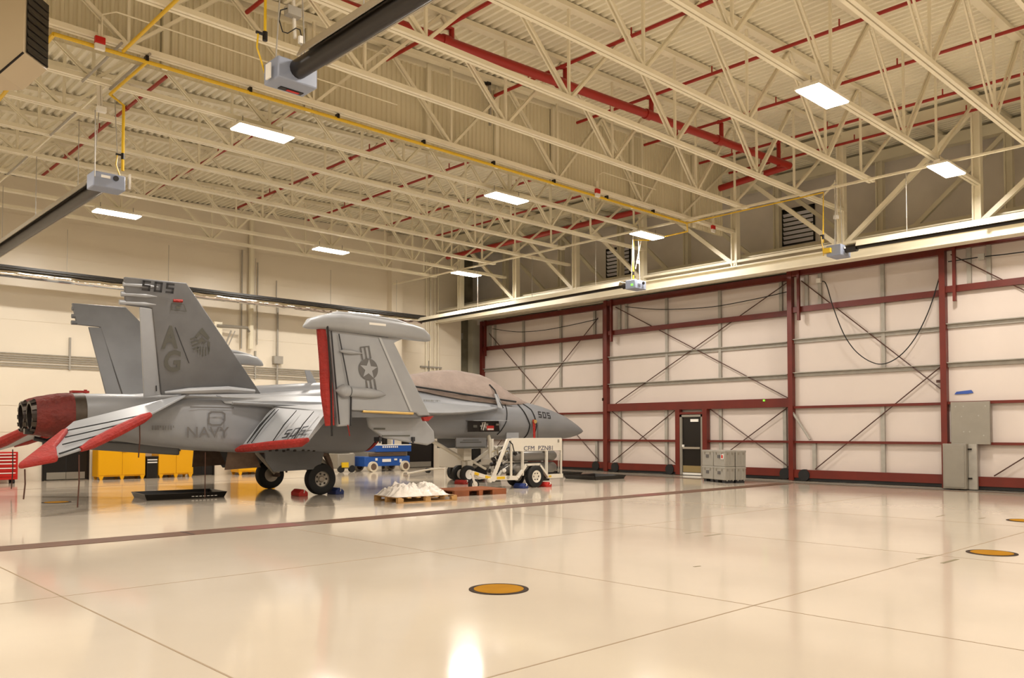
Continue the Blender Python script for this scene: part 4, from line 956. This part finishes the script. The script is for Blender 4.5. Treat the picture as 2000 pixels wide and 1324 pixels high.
# star and bars on the folded panel
pr = [c for c in jet.children if c.name.startswith('folded_wing_panel')][0]
rv = []; rf = []
cU, cV = V((1, 0, -.05)).normalized(), V((.05, .04, 1)).normalized()
P0 = (-.47, -4.775, 2.97)
disc = [(.24*cos(2*pi*k/32), .24*sin(2*pi*k/32)) for k in range(32)]
decal('insignia_disc', disc, [tuple(range(32))], P0, cU, cV, 'mark_f', pr, .016)
starp = [((.225 if k % 2 == 0 else .09)*cos(pi/2+pi*k/5), (.225 if k % 2 == 0 else .09)*sin(pi/2+pi*k/5)) for k in range(10)]
decal('insignia_star', starp+[(0, 0)], [(k, (k+1) % 10, 10) for k in range(10)], P0, cU, cV, 'jet_l', pr, .022)
bV = (cV*.974 - cU*.225).normalized(); bU = (cU*.974 + cV*.225).normalized()
for s in (-1, 1):
    for x0 in (-.105, 0., .105):
        w = .016
        decal('insignia_bar', [(x0-w, -.13), (x0+w, -.13), (x0+w, .13), (x0-w, .13)], [(0, 1, 2, 3)], V(P0)+bV*(s*.36), bU, bV, 'mark_f', pr, .016)
    decal('insignia_bar', *rect(.24, .025), V(P0)+bV*s*.5, bU, bV, 'mark_f', pr, .016)
decal('stencil_row', *dashes(16, .6, .05, 2), (3.95, -.815, 2.5), (1, 0, 0), (0, .25, 1), 'mark_g', fz, .03)
decal('stencil_row', *dashes(6, .2, .04, 3), (3.98, -.815, 2.42), (1, 0, 0), (0, .25, 1), 'mark_g', fz, .03)

# ------------------------------------------------------------------ floor fittings
dg = thing('trench_drain', 'long brown grated drain running across the floor toward the doors', 'drain', (5, 13.1, 0))
bw(MB().bb((XL, 12.67, 0.0005), (23.85, 13.2, .006)), 'grate', 'drain', dg)
x = XL
while x < 23.8:
    bw(MB().bb((x, 12.675, .006), (x+.03, 13.195, .0075)), 'joint_bar', 'dark', dg); x += 3.05
dg2 = thing('trench_drain', 'narrow brown drain along the foot of the hangar doors', 'drain', (24, 8, 0))
bw(MB().bb((24.08, YN+.02, 0.0005), (24.2, 30.2, .006)), 'grate', 'drain', dg2)
bw(MB().bb((24.55, YN, 0.0005), (24.62, 30.2, .006)).bb((26.0, YN, .0005), (26.05, 30.2, .006)), 'door_rail', 'dark', dg2)
for p, q in (((6.2, 13.12), (7.2, 13.12)), ((16.6, 13.12), (17.6, 13.12))): bw(MB().bb((p[0], 12.675, .006), (q[0], 13.195, .0072)), 'painted_section', 'drain_r', dg)
DL = [('yellow floor disc with dark rim, alone in the middle foreground', 5.68, 6.17), ('yellow floor disc with dark rim near the right edge, nearer of the two', 12.04, 3.6), ('yellow floor disc with dark rim cut by the right edge, farther of the two', 16.9, 4.5)]
for lab, x, y in DL:
    t = thing('floor_disc', lab, 'floor disc', (x, y, 0), 0, 'yellow floor discs')
    bw(MB().lathe((x, y, .0005), (0, 0, 1), [(0, 0), (0, .30), (.005, .30), (.005, 0)], 48), 'rim', 'disc_r', t)
    bw(MB().lathe((x, y, .005), (0, 0, 1), [(0, 0), (0, .25), (.003, .25), (.003, 0)], 48), 'lid', 'disc_y', t)
t = thing('floor_disc', 'faint yellow floor disc under the jet tail, by the red covers', 'floor disc', (5.54, 20.76, 0), 0, 'yellow floor discs')
bw(MB().lathe((5.54, 20.76, .0005), (0, 0, 1), [(0, 0), (0, .30), (.005, .30), (.005, 0)], 48), 'rim', 'disc_r', t)
bw(MB().lathe((5.54, 20.76, .005), (0, 0, 1), [(0, 0), (0, .25), (.003, .25), (.003, 0)], 48), 'lid', 'disc_y', t)

# ------------------------------------------------------------------ chocks
def chock(lab, x, y, m, rz=0., s=1.):
    t = thing('wheel_chock', lab, 'chock', (x, y, 0), rz, 'wheel chocks')
    w, h, l = .22*s, .15*s, .42*s
    MB().prism([(-w/2, -l/2, 0), (w/2, -l/2, 0), (w/2, -l/2, h*.55), (w*.1, -l/2, h), (-w*.15, -l/2, h), (-w/2, -l/2, h*.55)], (0, l, 0)).build('block', m, t, bevel=.012)
    MB().tube([(0, -l/2-.02, h*.5), (0, -l/2-.05, h*.8), (0, -l/2-.02, h*1.02)], .012, 6).build('rope_handle', 'sign_w', t)
    return t
def jw(s, o): c, q = cos(JY), sin(JY); return (11.11+s*c-o*q, 20.24+s*q+o*c)
a = jw(-.5, -1.5); c = jw(.5, -1.5)
chock('dark red wheel chock behind the right main wheel of the jet', a[0], a[1], 'red_c', JY, 1.1)
chock('dark blue wheel chock ahead of the right main wheel of the jet', c[0], c[1], 'blue_d', JY, 1.1)
chock('blue wheel chock behind the wheel of the white gas cart', 16.5, 17.0, 'blue_d', 0, .95)
chock('bright red wheel chock ahead of the wheel of the white gas cart', 17.46, 17.0, 'red_c', 0, .95)
a = jw(6.25, -.1)
chock('orange red chock lying by the nose wheels of the jet', a[0]-.9, a[1]-.2, 'cover_red', .3, .9)

# ------------------------------------------------------------------ gas cylinder trailer
gy = 16.96
g = thing('gas_cart', 'white trailer cart holding horizontal grey gas cylinders, parked under the jet nose', 'cart', (17, 17.5, 0))
P = lambda b, n, m, par=None, **k: bw(b, n, m, par or g, **k)
Y0, Y1 = gy+.02, gy+.8
for y in (Y0, Y1):
    P(MB().beam((15.4, y, .33), (16.35, y, .30), .06, .12).beam((16.33, y, .30), (16.68, y, .66), .06, .11, up=(0,1,0)).beam((16.66, y, .66), (17.22, y, .66), .11, .06).beam((17.2, y, .66), (17.56, y, .30), .06, .11, up=(0,1,0)).beam((17.54, y, .30), (18.2, y, .30), .06, .12), 'chassis_rail', 'white')
P(MB().beam((14.72, Y0+.1, .50), (15.42, Y0+.1, .31), .09, .10), 'tow_arm', 'white')
P(MB().beam((14.72, Y0+.12, .50), (15.42, Y1-.2, .31), .08, .09), 'tow_arm', 'white')
for f0, f1 in ((.1, .3), (.66, .9)):
    A = V((14.72, Y0+.045, .50)); B = V((15.42, Y0+.045, .31))
    P(MB().beam(A+(B-A)*f0, A+(B-A)*f1, .03, .07), 'hazard_band', 'yellow')
P(MB().box((15.68, Y0-.035, .325), (.3, .012, .07)), 'hazard_band', 'yellow')
P(MB().box((17.62, Y0-.035, .30), (.14, .012, .05)), 'hazard_band', 'yellow')
P(MB().lathe((15.42, Y0-.04, .30), (0, 1, 0), [(0, 0), (0, .07), (.09, .07), (.09, 0)], 14).lathe((15.3, Y0-.04, .27), (0, 1, 0), [(0, 0), (0, .06), (.09, .06), (.09, 0)], 14), 'hinge_knuckle', 'white')
P(MB().lathe((15.95, Y0-.05, .33), (0, 1, 0), [(0, 0), (0, .05), (.05, .05), (.05, 0)], 14), 'rail_bolt', 'galv')
P(MB().beam((15.42, Y0, .33), (15.97, Y0, 1.38), .07, .08).beam((15.97, Y0, 1.38), (16.2, Y0, 1.38), .06, .06), 'front_stay', 'white')
for s in (Y0, Y1):
    w = P(MB().lathe((17.0, s-.02, .32), (0, 1, 0), [(-.09, .17), (-.1, .25), (-.07, .315), (.07, .315), (.1, .25), (.09, .17), (-.09, .17)], 32, False), 'tyre', 'black')
    P(MB().lathe((17.0, s-.02, .32), (0, 1, 0), [(-.07, 0), (-.075, .10), (-.1, .175), (.09, .175), (.08, 0)], 28), 'wheel_rim', 'white')
    for k in range(6):
        a = 2*pi*k/6
        P(MB().lathe((17.0+.11*cos(a), s-.10, .32+.11*sin(a)), (0, 1, 0), [(0, 0), (0, .03), (.02, .03), (.02, 0)], 8), 'rim_slot', 'dark', w)
P(MB().box((17.55, Y0+.2, .28), (.3, .3, .22)), 'tool_tray', 'door_blk')
cw = P(MB().lathe((14.8, Y0+.1, .165), (0, 1, 0), [(-.05, .09), (-.055, .13), (-.035, .165), (.035, .165), (.055, .13), (.05, .09), (-.05, .09)], 24, False), 'caster_wheel', 'black')
P(MB().lathe((14.8, Y0+.1, .165), (0, 1, 0), [(-.052, 0), (-.052, .10), (.052, .10), (.052, 0)], 20), 'caster_rim', 'white', cw)
P(MB().beam((14.78, Y0+.03, .17), (14.70, Y0+.06, .5), .03, .06), 'caster_fork', 'white')
# cylinders, straps, top panel
for zz in (.90, .56):
    for yy in (.2, .55):
        P(MB().lathe((16.2, gy+yy, zz), (1, 0, 0), [(0, .0), (0, .05), (.1, .05), (.16, .13), (.22, .155), (1.75, .155), (1.85, .1), (1.88, 0)], 24), 'gas_cylinder', 'cyl')
for x in (16.52, 17.5):
    P(MB().beam((x, Y0-.02, .36), (x, Y0-.02, 1.05), .10, .025, up=(1,0,0)).beam((x, Y0-.02, 1.05), (x, Y1, 1.05), .10, .025), 'cylinder_strap', 'white')
for x in (16.1, 18.14):
    P(MB().beam((x, Y0, .30), (x, Y0, 1.4), .05, .05, up=(1,0,0)).beam((x, Y1, .30), (x, Y1, 1.4), .05, .05, up=(1,0,0)), 'upright', 'white')
P(MB().tube([(18.08, Y0-.02, .35), (18.1, Y0-.02, .95), (18.18, Y0+.02, 1.02)], .018, 6).tube([(18.0, Y0-.02, .4), (18.02, Y0-.02, .9)], .015, 6), 'manifold_pipe', 'galv')
tp_ = P(MB().bb((16.1, Y0-.03, 1.05), (18.14, Y0+.0, 1.42)), 'top_panel', 'white', bevel=.006)
def flat(b_, name, vs, fs, Pt, U, Vv, m, par, eps=.006):
    r = par
    while r.parent is not None: r = r.parent
    return decal(name, vs, fs, V(Pt)-r.location, U, Vv, m, par, eps)
vs, fs = text_polys('CFM'); flat(0, 'lettering', fit(vs, .42, .13), fs, (16.78, Y0-.03, 1.13), (1,0,0), (0,0,1), 'text_b', tp_)
vs, fs = text_polys('PZN81'); flat(0, 'lettering', fit(vs, .6, .13), fs, (17.45, Y0-.03, 1.13), (1,0,0), (0,0,1), 'text_b', tp_)
flat(0, 'data_plate', *rect(.07, .09), (18.0, Y0-.03, 1.33), (1,0,0), (0,0,1), 'steelgrey', tp_)
random.seed(5)
for k in range(26):
    c_ = (15.75+random.random()*.5, gy+.05+random.random()*.6, .42+random.random()*.75)
    b = MB()
    if k % 3: b.lathe(c_, (random.random()-.5, -1, random.random()-.5), [(0, 0), (0, .05), (.07, .06), (.09, .03), (.12, 0)], 10)
    else: b.tube([c_, (c_[0]+.15, c_[1]-.05, c_[2]+.1), (c_[0]+.25, c_[1], c_[2]-.1)], .014, 6)
    P(b, 'valve', random.choice(['galv', 'dark', 'brass', 'mark_d', 'sign_w']))
P(MB().tube([(16.0, Y0, 1.36), (16.12, Y0-.03, 1.25), (16.2, Y0-.03, 1.0)], .018, 6), 'hose', 'black')

# ------------------------------------------------------------------ white support unit standing behind the nose gear
s_ = thing('support_unit', 'low white ground power unit with black side window behind the nose gear', 'power unit', (19, 20.9, 0))
P2 = lambda b, n, m, **k: bw(b, n, m, s_, **k)
P2(MB().bb((17.95, 20.45, .5), (20.2, 21.7, 1.12)), 'body', 'white', bevel=.03)
P2(MB().bb((17.6, 20.42, .42), (20.3, 21.72, .52)), 'bumper', 'steelgrey')
P2(MB().bb((17.62, 20.4, .62), (18.0, 21.6, 1.06)), 'cab', 'door_blk', bevel=.02)
P2(MB().bb((17.2, 20.45, .45), (17.6, 21.6, 1.2)), 'control_stand', 'white', bevel=.02)
for x in (18.0, 19.8):
    for y in (20.5, 21.75): P2(MB().lathe((x, y, .26), (0, 1, 0), [(-.1, 0), (-.1, .26), (.1, .26), (.1, 0)], 24), 'wheel', 'black')
for k in range(5): P2(MB().bb((18.08+.42*k, 20.435, .7), (18.42+.42*k, 20.455, 1.05)), 'side_panel', 'sign_w')
for k in range(14): P2(MB().box((18.2+random.random()*2.3, 20.40, .2+random.random()*.2), (.16, .12, .1)), 'undercarriage', random.choice(['dark', 'brass', 'galv', 'mark_d']))
P2(MB().beam((17.4, 20.3, .55), (18.1, 20.1, 1.0), .06, .10), 'guide_arm', 'white')
mt = thing('maintenance_stand', 'white tubular step stand beyond the nose gear drag strut', 'step stand', (19.4, 23.2, 0))
for x in (19.1, 19.75):
    for y in (22.9, 23.6): bw(MB().tube([(x, y, 0), (x, y, 1.45)], .04, 8), 'leg', 'white', mt)
for z in (.4, .8, 1.2): bw(MB().bb((19.05, 22.85, z), (19.8, 23.65, z+.05)), 'tread', 'white', mt)
bw(MB().tube([(19.1, 22.9, 1.45), (19.75, 22.9, 1.45), (19.75, 23.6, 1.45), (19.1, 23.6, 1.45), (19.1, 22.9, 1.45)], .04, 8), 'handrail', 'white', mt)
bw(MB().bb((19.12, 22.86, .1), (19.2, 22.88, 1.4)), 'sign_board', 'sign_w', mt)
tb = thing('tow_bar', 'long pale tow bar lying on the floor behind the nose wheels', 'tow bar', (19.5, 25.8, 0))
bw(MB().tube([onZ(795, 925, .12), onZ(842, 916, .2), onZ(900, 913, .22)], .035, 8), 'bar', 'gear_w', tb)
bw(MB().lathe(onZ(842, 919, .1)+V((0, .2, 0)), (0, 1, 0), [(-.06, 0), (-.06, .1), (.06, .1), (.06, 0)], 14), 'wheel', 'black', tb)
bw(MB().beam(onZ(795, 925, .12), onZ(790, 924.5, .06), .06, .05), 'hitch', 'steelgrey', tb)

# ------------------------------------------------------------------ crates, pallets, trays
C0 = V((22.45, 14.12, 0)); cu_ = V((.92, .10, 0)); cu_ = V((1.42, .13, 0)).normalized(); cv_ = V((.55, 1.2, 0)).normalized(); cu_ = V((cos(Rd(-26)), sin(Rd(-26)), 0)); cv_ = V((-cu_.y, cu_.x, 0)); C0 = V((22.68, 14.26, 0))
LX, LY, LZ = .385, .68, .51
ra = math.atan2(cu_.y, cu_.x)
nmc = {(0,0,0): 'grey plastic crate, lower left front of the block by the door', (1,0,0): 'grey plastic crate, lower right front of the block by the door',
       (0,1,0): 'grey plastic crate, lower left rear of the block by the door', (1,1,0): 'grey plastic crate, hidden lower rear of the block by the door',
       (0,0,1): 'grey plastic crate with red and white sticker, on top of the block at its corner', (1,0,1): 'grey plastic crate, upper right of the block by the door',
       (0,1,1): 'grey plastic crate, upper left of the block, nearest the black door', (1,1,1): 'grey plastic crate, upper rear of the block by the door'}
for (i, j, k), lab in nmc.items():
    o = C0 + cu_*(LX*1.02*(i+.5)) + cv_*(LY*1.02*(j+.5))
    t = thing('storage_crate', lab, 'crate', (o.x, o.y, .0+LZ*k), ra, 'grey crates stacked by the door')
    z0 = .09 if k == 0 else 0.0
    MB().bb((-LX/2+.01, -LY/2+.01, z0), (LX/2-.01, LY/2-.01, LZ-.03)).build('body', 'tote', t, bevel=.02)
    MB().bb((-LX/2+.003, -LY/2+.003, LZ-.07), (LX/2-.003, LY/2-.003, LZ-.002)).build('lid', 'tote', t, bevel=.012)
    for q in (-.09, .09):
        MB().box((q, -LY/2-.0, LZ-.1), (.05, .016, .08)).build('latch', 'steelgrey', t)
        MB().box((-LX/2-.0, q*1.8, LZ-.1), (.016, .05, .08)).build('latch', 'steelgrey', t)
    MB().box((-LX/2+.006, .0, LZ*.62), (.02, .16, .10)).build('handle_recess', 'mark_f', t)
    MB().box((0, -LY/2+.006, LZ*.55), (.012, .012, LZ*.8)).box((.11, -LY/2+.006, LZ*.5), (.03, .012, LZ*.75)).box((-.11, -LY/2+.006, LZ*.5), (.03, .012, LZ*.75)).build('rib', 'tote', t)
    if k == 0:
        for q in (-.2, .2): MB().box((0, q, .045), (LX-.08, .16, .09)).build('foot', 'mark_d', t)
    if (i, j, k) == (0, 0, 1):
        MB().box((-LX/2-.002, -.2, LZ*.62), (.012, .16, .16)).build('sticker', 'sign_w', t); MB().box((-LX/2-.006, -.2, LZ*.62), (.012, .09, .1)).build('sticker_square', 'sign_r', t)
def pallet(lab, x, y, rz, m, l=1.2, w=1.0, solid=False):
    t = thing('pallet', lab, 'pallet', (x, y, 0), rz)
    for q in (-w/2+.05, 0, w/2-.05):
        if solid:
            for e in (-l/2+.22, 0, l/2-.22): MB().bb((e-.22 if e else e-.06, q-.05, .0), (e+.22 if e else e+.06, q+.05, .12)).build('stringer', m, t)
        else:
            for e in (-l/2+.07, 0, l/2-.07): MB().bb((e-.07, q-.05, .025), (e+.07, q+.05, .105)).build('block', m, t)
            MB().bb((-l/2, q-.05, 0), (l/2, q+.05, .025)).build('runner', m, t)
    if solid:
        MB().bb((-l/2, -w/2, .12), (l/2, w/2, .145)).build('deck_sheet', m, t)
    else:
        for k in range(7):
            e = -l/2+.05+k*(l-.1)/6; MB().bb((e-.045, -w/2, .105), (e+.045, w/2, .127)).build('slat', m, t)
    return t
p1 = pallet('pale wooden pallet under a heap of crumpled plastic film', 11.75, 15.62, -.12, 'wood', 1.55, 1.15)
p2_ = pallet('reddish wooden pallet lying beside the wrapped one, near the white cart', 13.95, 16.3, -.1, 'wood_r', 1.6, 1.1, True)
b = MB(); nu, nv = 60, 38; random.seed(4)
from mathutils import noise
vs = []
for i in range(nu+1):
    for j in range(nv+1):
        u_, v_ = i/nu*2-1, j/nv*2-1
        e = max(0, 1-abs(u_)**3)*max(0, 1-abs(v_)**3)
        h = .13 + .24*abs(noise.noise(V((u_*2.6, v_*2.0, 2.)))) +   .12*(.5-abs(noise.noise(V((u_*5, v_*4, 7.))))) + .05*abs(noise.noise(V((u_*9, v_*7, 3)))) - .03
        vs.append((u_*.72+.06*noise.noise(V((v_*4, u_*3, 1))), v_*.54+.06*noise.noise(V((u_*4, v_*3, 5))), .128+max(.004, h*min(1, e*1.6))))
b.add(vs, [(i*(nv+1)+j, (i+1)*(nv+1)+j, (i+1)*(nv+1)+j+1, i*(nv+1)+j+1) for i in range(nu) for j in range(nv)])
wz = b.build('plastic_wrap', 'wrap', ang=22); wz.location = (11.68, 15.66, 0); wz.rotation_euler = (0, 0, -.12)
tag(wz, 'heap of crumpled white plastic film lying on the pale pallet', 'plastic film')
def tray(lab, cx, cy, l, w, rz, h=.13, text=False):
    t = thing('drip_tray', lab, 'tray', (cx, cy, 0), rz)
    MB().bb((-l/2, -w/2, 0), (l/2, w/2, .02)).build('base', 'door_blk', t)
    for s in (-1, 1):
        MB().prism([(-l/2, s*w/2, 0), (l/2, s*w/2, 0), (l/2+.06, s*(w/2+.05), h), (-l/2-.06, s*(w/2+.05), h)], (0, s*.02, 0)).build('side', 'door_blk', t)
        MB().prism([(s*l/2, -w/2, 0), (s*l/2, w/2, 0), (s*(l/2+.06), w/2+.05, h), (s*(l/2+.06), -w/2-.05, h)], (s*.02, 0, 0)).build('end', 'door_blk', t)
    if text:
        for k in range(7): MB().box((l*.08+.09*k, -w/2-.035, h*.45), (.06, .012, .04)).build('stencil', 'sign_w', t)
    return t
tray('black drip tray on the floor under the jet engines', 8.15, 20.35, 1.75, 1.15, -.1, .14, True)
tray('black drip tray on the floor under the jet nose, right of the gas cart', 21.9, 18.9, 1.5, 1.3, .0, .12)
tray('dark flat tray further back by the doors beyond the gas cart', 22.2, 21.6, 2.6, 1.2, .0, .10)
# ------------------------------------------------------------------ along the back wall
def cabinet(lab, x0, x1, h=1.12, y=29.55):
    t = thing('safety_cabinet', lab, 'cabinet', ((x0+x1)/2, y, 0), 0, 'yellow safety cabinets')
    w = x1-x0; d = .6
    MB().bb((-w/2, -.0, .1), (w/2, d, h)).build('body', 'yellow_c', t, bevel=.008)
    for s in (-1, 1):
        dd = MB().bb((min(0, s*(w/2-.01))+.004, -.03, .15), (max(0, s*(w/2-.01))-.004, .0, h-.04)).build('door', 'yellow_c', t, bevel=.006)
    MB().box((.06, -.045, h*.88), (.16, .03, .11)).build('paddle_handle', 'door_blk', t)
    for s in (-1, 0, 1):
        MB().prism([(s*(w/2-.1)-.09, -.02, .16), (s*(w/2-.1)+.09, -.02, .16), (s*(w/2-.1)+.035, -.02, 0), (s*(w/2-.1)-.035, -.02, 0)], (0, .05, 0)).build('foot', 'yellow_c', t)
        MB().prism([(s*(w/2-.1)-.09, d-.05, .16), (s*(w/2-.1)+.09, d-.05, .16), (s*(w/2-.1)+.035, d-.05, 0), (s*(w/2-.1)-.035, d-.05, 0)], (0, .05, 0)).build('foot', 'yellow_c', t)
    return t
cabinet('yellow safety cabinet, left of the black bin under the jet tail', 9.12, 10.65)
cabinet('yellow safety cabinet, right of the black bin under the jet belly', 11.08, 12.32)
cabinet('yellow safety cabinet mostly hidden behind the jet wheel', 14.0, 15.5)
bn = thing('waste_bin', 'black bin with two white bands between the yellow cabinets', 'bin', (10.87, 29.6, 0))
bw(MB().bb((10.68, 29.5, 0), (11.05, 29.9, .72)), 'body', 'door_blk', bn, bevel=.02)
bw(MB().bb((10.70, 29.485, .62), (11.03, 29.5, .66)).bb((10.70, 29.485, .53), (11.03, 29.5, .57)), 'reflective_band', 'sign_w', bn)
bw(MB().bb((10.66, 29.48, .70), (11.07, 29.92, .76)), 'lid', 'dark', bn, bevel=.01)
def opening(num, lab, x0, x1, h, panel=True):
    t = struct(thing('door_%d' % num, lab, 'door', ((x0+x1)/2, YB, 0)))
    bw(MB().bb((x0, YB-.05, 0.02), (x1, YB-.02, h)), 'leaf', 'door_blk', t)
    bw(MB().bb((x0-.05, YB-.09, 0), (x0, YB, h+.05)).bb((x1, YB-.09, 0), (x1+.05, YB, h+.05)).bb((x0-.05, YB-.09, h), (x1+.05, YB, h+.05)), 'frame', 'dark', t)
    if panel: bw(MB().bb((x0+.08, YB-.065, .04), (x1-.08, YB-.045, .27)), 'kick_plate', 'steelgrey', t)
    bw(MB().box(((x0+x1)/2, YB-.055, h/2), (.012, .02, h*.96)), 'meeting_gap', 'mark_d', t)
opening(5, 'dark double door under the jet tail at left', 7.68, 9.0, 2.1)
opening(6, 'dark door right of the yellow cabinets', 12.5, 13.35, 2.1, False)
opening(7, 'dark wide door behind the blue lift', 21.0, 23.7, 2.1)
bw(MB().bb((24.1, YB-.02, .9), (24.35, YB-.005, 1.1)), 'wall_sign', 'sign_w', wb); bw(MB().bb((24.17, YB-.03, .95), (24.28, YB-.018, 1.05)), 'wall_sign', 'sign_r', wb)
rt = thing('tool_chest', 'red rolling tool chest at the left edge by the back wall', 'tool chest', (6.2, 29.6, 0))
bw(MB().bb((5.5, 29.45, .12), (6.75, 30.0, .98)), 'body', 'red_box', rt, bevel=.012)
for zc, hh in ((.9, .06), (.8, .07), (.7, .07), (.58, .1), (.44, .1), (.28, .12)):
    for xa, xb in ((5.55, 6.1), (6.14, 6.7)):
        dr = bw(MB().bb((xa, 29.43, zc-hh/2), (xb, 29.45, zc+hh/2)), 'drawer', 'red_box', rt)
        bw(MB().bb((xa+.02, 29.415, zc+hh/2-.03), (xb-.02, 29.43, zc+hh/2)), 'pull', 'sign_w', dr)
for x in (5.6, 6.65):
    for y in (29.52, 29.93): bw(MB().lathe((x, y, .06), (1, 0, 0), [(-.03, 0), (-.03, .06), (.03, .06), (.03, 0)], 14), 'caster', 'black', rt)
# scissor lift
lf = thing('scissor_lift', 'blue scissor lift parked by the back wall, seen under the jet', 'lift', (20.2, 28.6, 0))
P3 = lambda b, n, m, **k: bw(b, n, m, lf, **k)
lx0, lx1, ly = 18.72, 20.95, 28.25
P3(MB().bb((lx0, ly, .22), (lx1, ly+1.1, .62)), 'chassis', 'blue', bevel=.02)
P3(MB().bb((lx0+.15, ly+.05, .62), (lx1-.1, ly+1.05, .80)), 'scissor_stack', 'steelgrey')
for k in range(3): P3(MB().beam((lx0+.2, ly+.0, .65+.05*k), (lx1-.2, ly+.0, .66+.05*k), .04, .03), 'scissor_arm', 'brown')
P3(MB().bb((lx0+.5, ly-.03, .80), (lx1+.05, ly+1.1, 1.06)), 'platform', 'blue', bevel=.01)
P3(MB().bb((lx0+.5, ly-.035, 1.06), (lx1+.05, ly+.0, 1.10)), 'toe_rail', 'sign_w')
for x in (lx0+.55, lx0+1.4, lx1): P3(MB().tube([(x, ly, 1.06), (x, ly, 2.0)], .025, 6), 'rail_post', 'blue')
P3(MB().tube([(lx0+.55, ly, 2.0), (lx1, ly, 2.0)], .025, 6).tube([(lx0+.55, ly, 1.55), (lx1, ly, 1.55)], .02, 6), 'guard_rail', 'blue')
for x in (lx0+.35, lx1-.3):
    for y in (ly-.02, ly+1.0):
        P3(MB().lathe((x, y, .21), (0, 1, 0), [(-.1, .13), (-.1, .21), (.1, .21), (.1, .13), (-.1, .13)], 26, False), 'tyre', 'tyre_w')
        P3(MB().lathe((x, y, .21), (0, 1, 0), [(-.105, 0), (-.105, .135), (.09, .135), (.09, 0)], 20), 'wheel_hub', 'brown')
for dx_, z_, w__, h__ in ((.55, .5, .1, .1), (1.05, .45, .42, .12), (1.5, .48, .14, .07), (1.75, .42, .1, .14)): P3(MB().box((lx0+dx_, ly-.01, z_), (w__, .02, h__)), 'decal', 'sign_w')
for k in range(8): P3(MB().box((lx0+.85+.1*k, ly-.045, 1.0), (.06, .012, .07)), 'lettering', 'sign_w')
fs_ = thing('floor_scrubber', 'grey wheeled machine standing left of the blue lift', 'machine', (18.1, 28.9, 0))
bw(MB().bb((17.7, 28.6, .15), (18.5, 29.5, .75)), 'body', 'steelgrey', fs_, bevel=.04)
bw(MB().bb((17.8, 28.65, .75), (18.3, 29.3, 1.0)), 'tank', 'galv', fs_, bevel=.04)
bw(MB().tube([(17.75, 28.7, .8), (17.5, 28.7, 1.05), (17.5, 29.2, 1.05)], .025, 8), 'handle', 'dark', fs_)
for x in (17.85, 18.35): bw(MB().lathe((x, 28.62, .14), (0, 1, 0), [(-.05, 0), (-.05, .14), (.05, .14), (.05, 0)], 18), 'wheel', 'black', fs_)
bw(MB().box((18.0, 28.56, .3), (.3, .06, .2)), 'front_cover', 'yellow', fs_)
# wall-mounted infrared or lamp bracket high on the back wall
wbx = thing('wall_hoist', 'pale bracket arm on a box high on the back wall behind the tail', 'bracket', (13.6, 30.0, 5.2))
bw(MB().bb((13.2, 29.9, 5.0), (13.5, 30.28, 5.7)), 'box', 'cream', wbx)
bw(MB().tube([(13.3, 29.9, 5.55), (14.4, 29.7, 5.55), (14.4, 29.6, 5.4)], .06, 8), 'arm', 'steelgrey', wbx)
bw(MB().tube([(13.4, 29.9, 4.3), (13.8, 29.8, 5.4)], .03, 6).tube([(13.5, 29.9, 4.3), (13.95, 29.8, 5.4)], .02, 6), 'stay', 'galv', wbx)
# ------------------------------------------------------------------ world and view
w = bpy.data.worlds.new('world'); SC.world = w; w.use_nodes = True
w.node_tree.nodes['Background'].inputs['Color'].default_value = (.5, .45, .4, 1)
w.node_tree.nodes['Background'].inputs['Strength'].default_value = .2
SC.view_settings.view_transform = 'Standard'; SC.view_settings.look = 'None'; SC.view_settings.gamma = 1.; SC.view_settings.use_curve_mapping = False
SC.view_settings.exposure = 0.
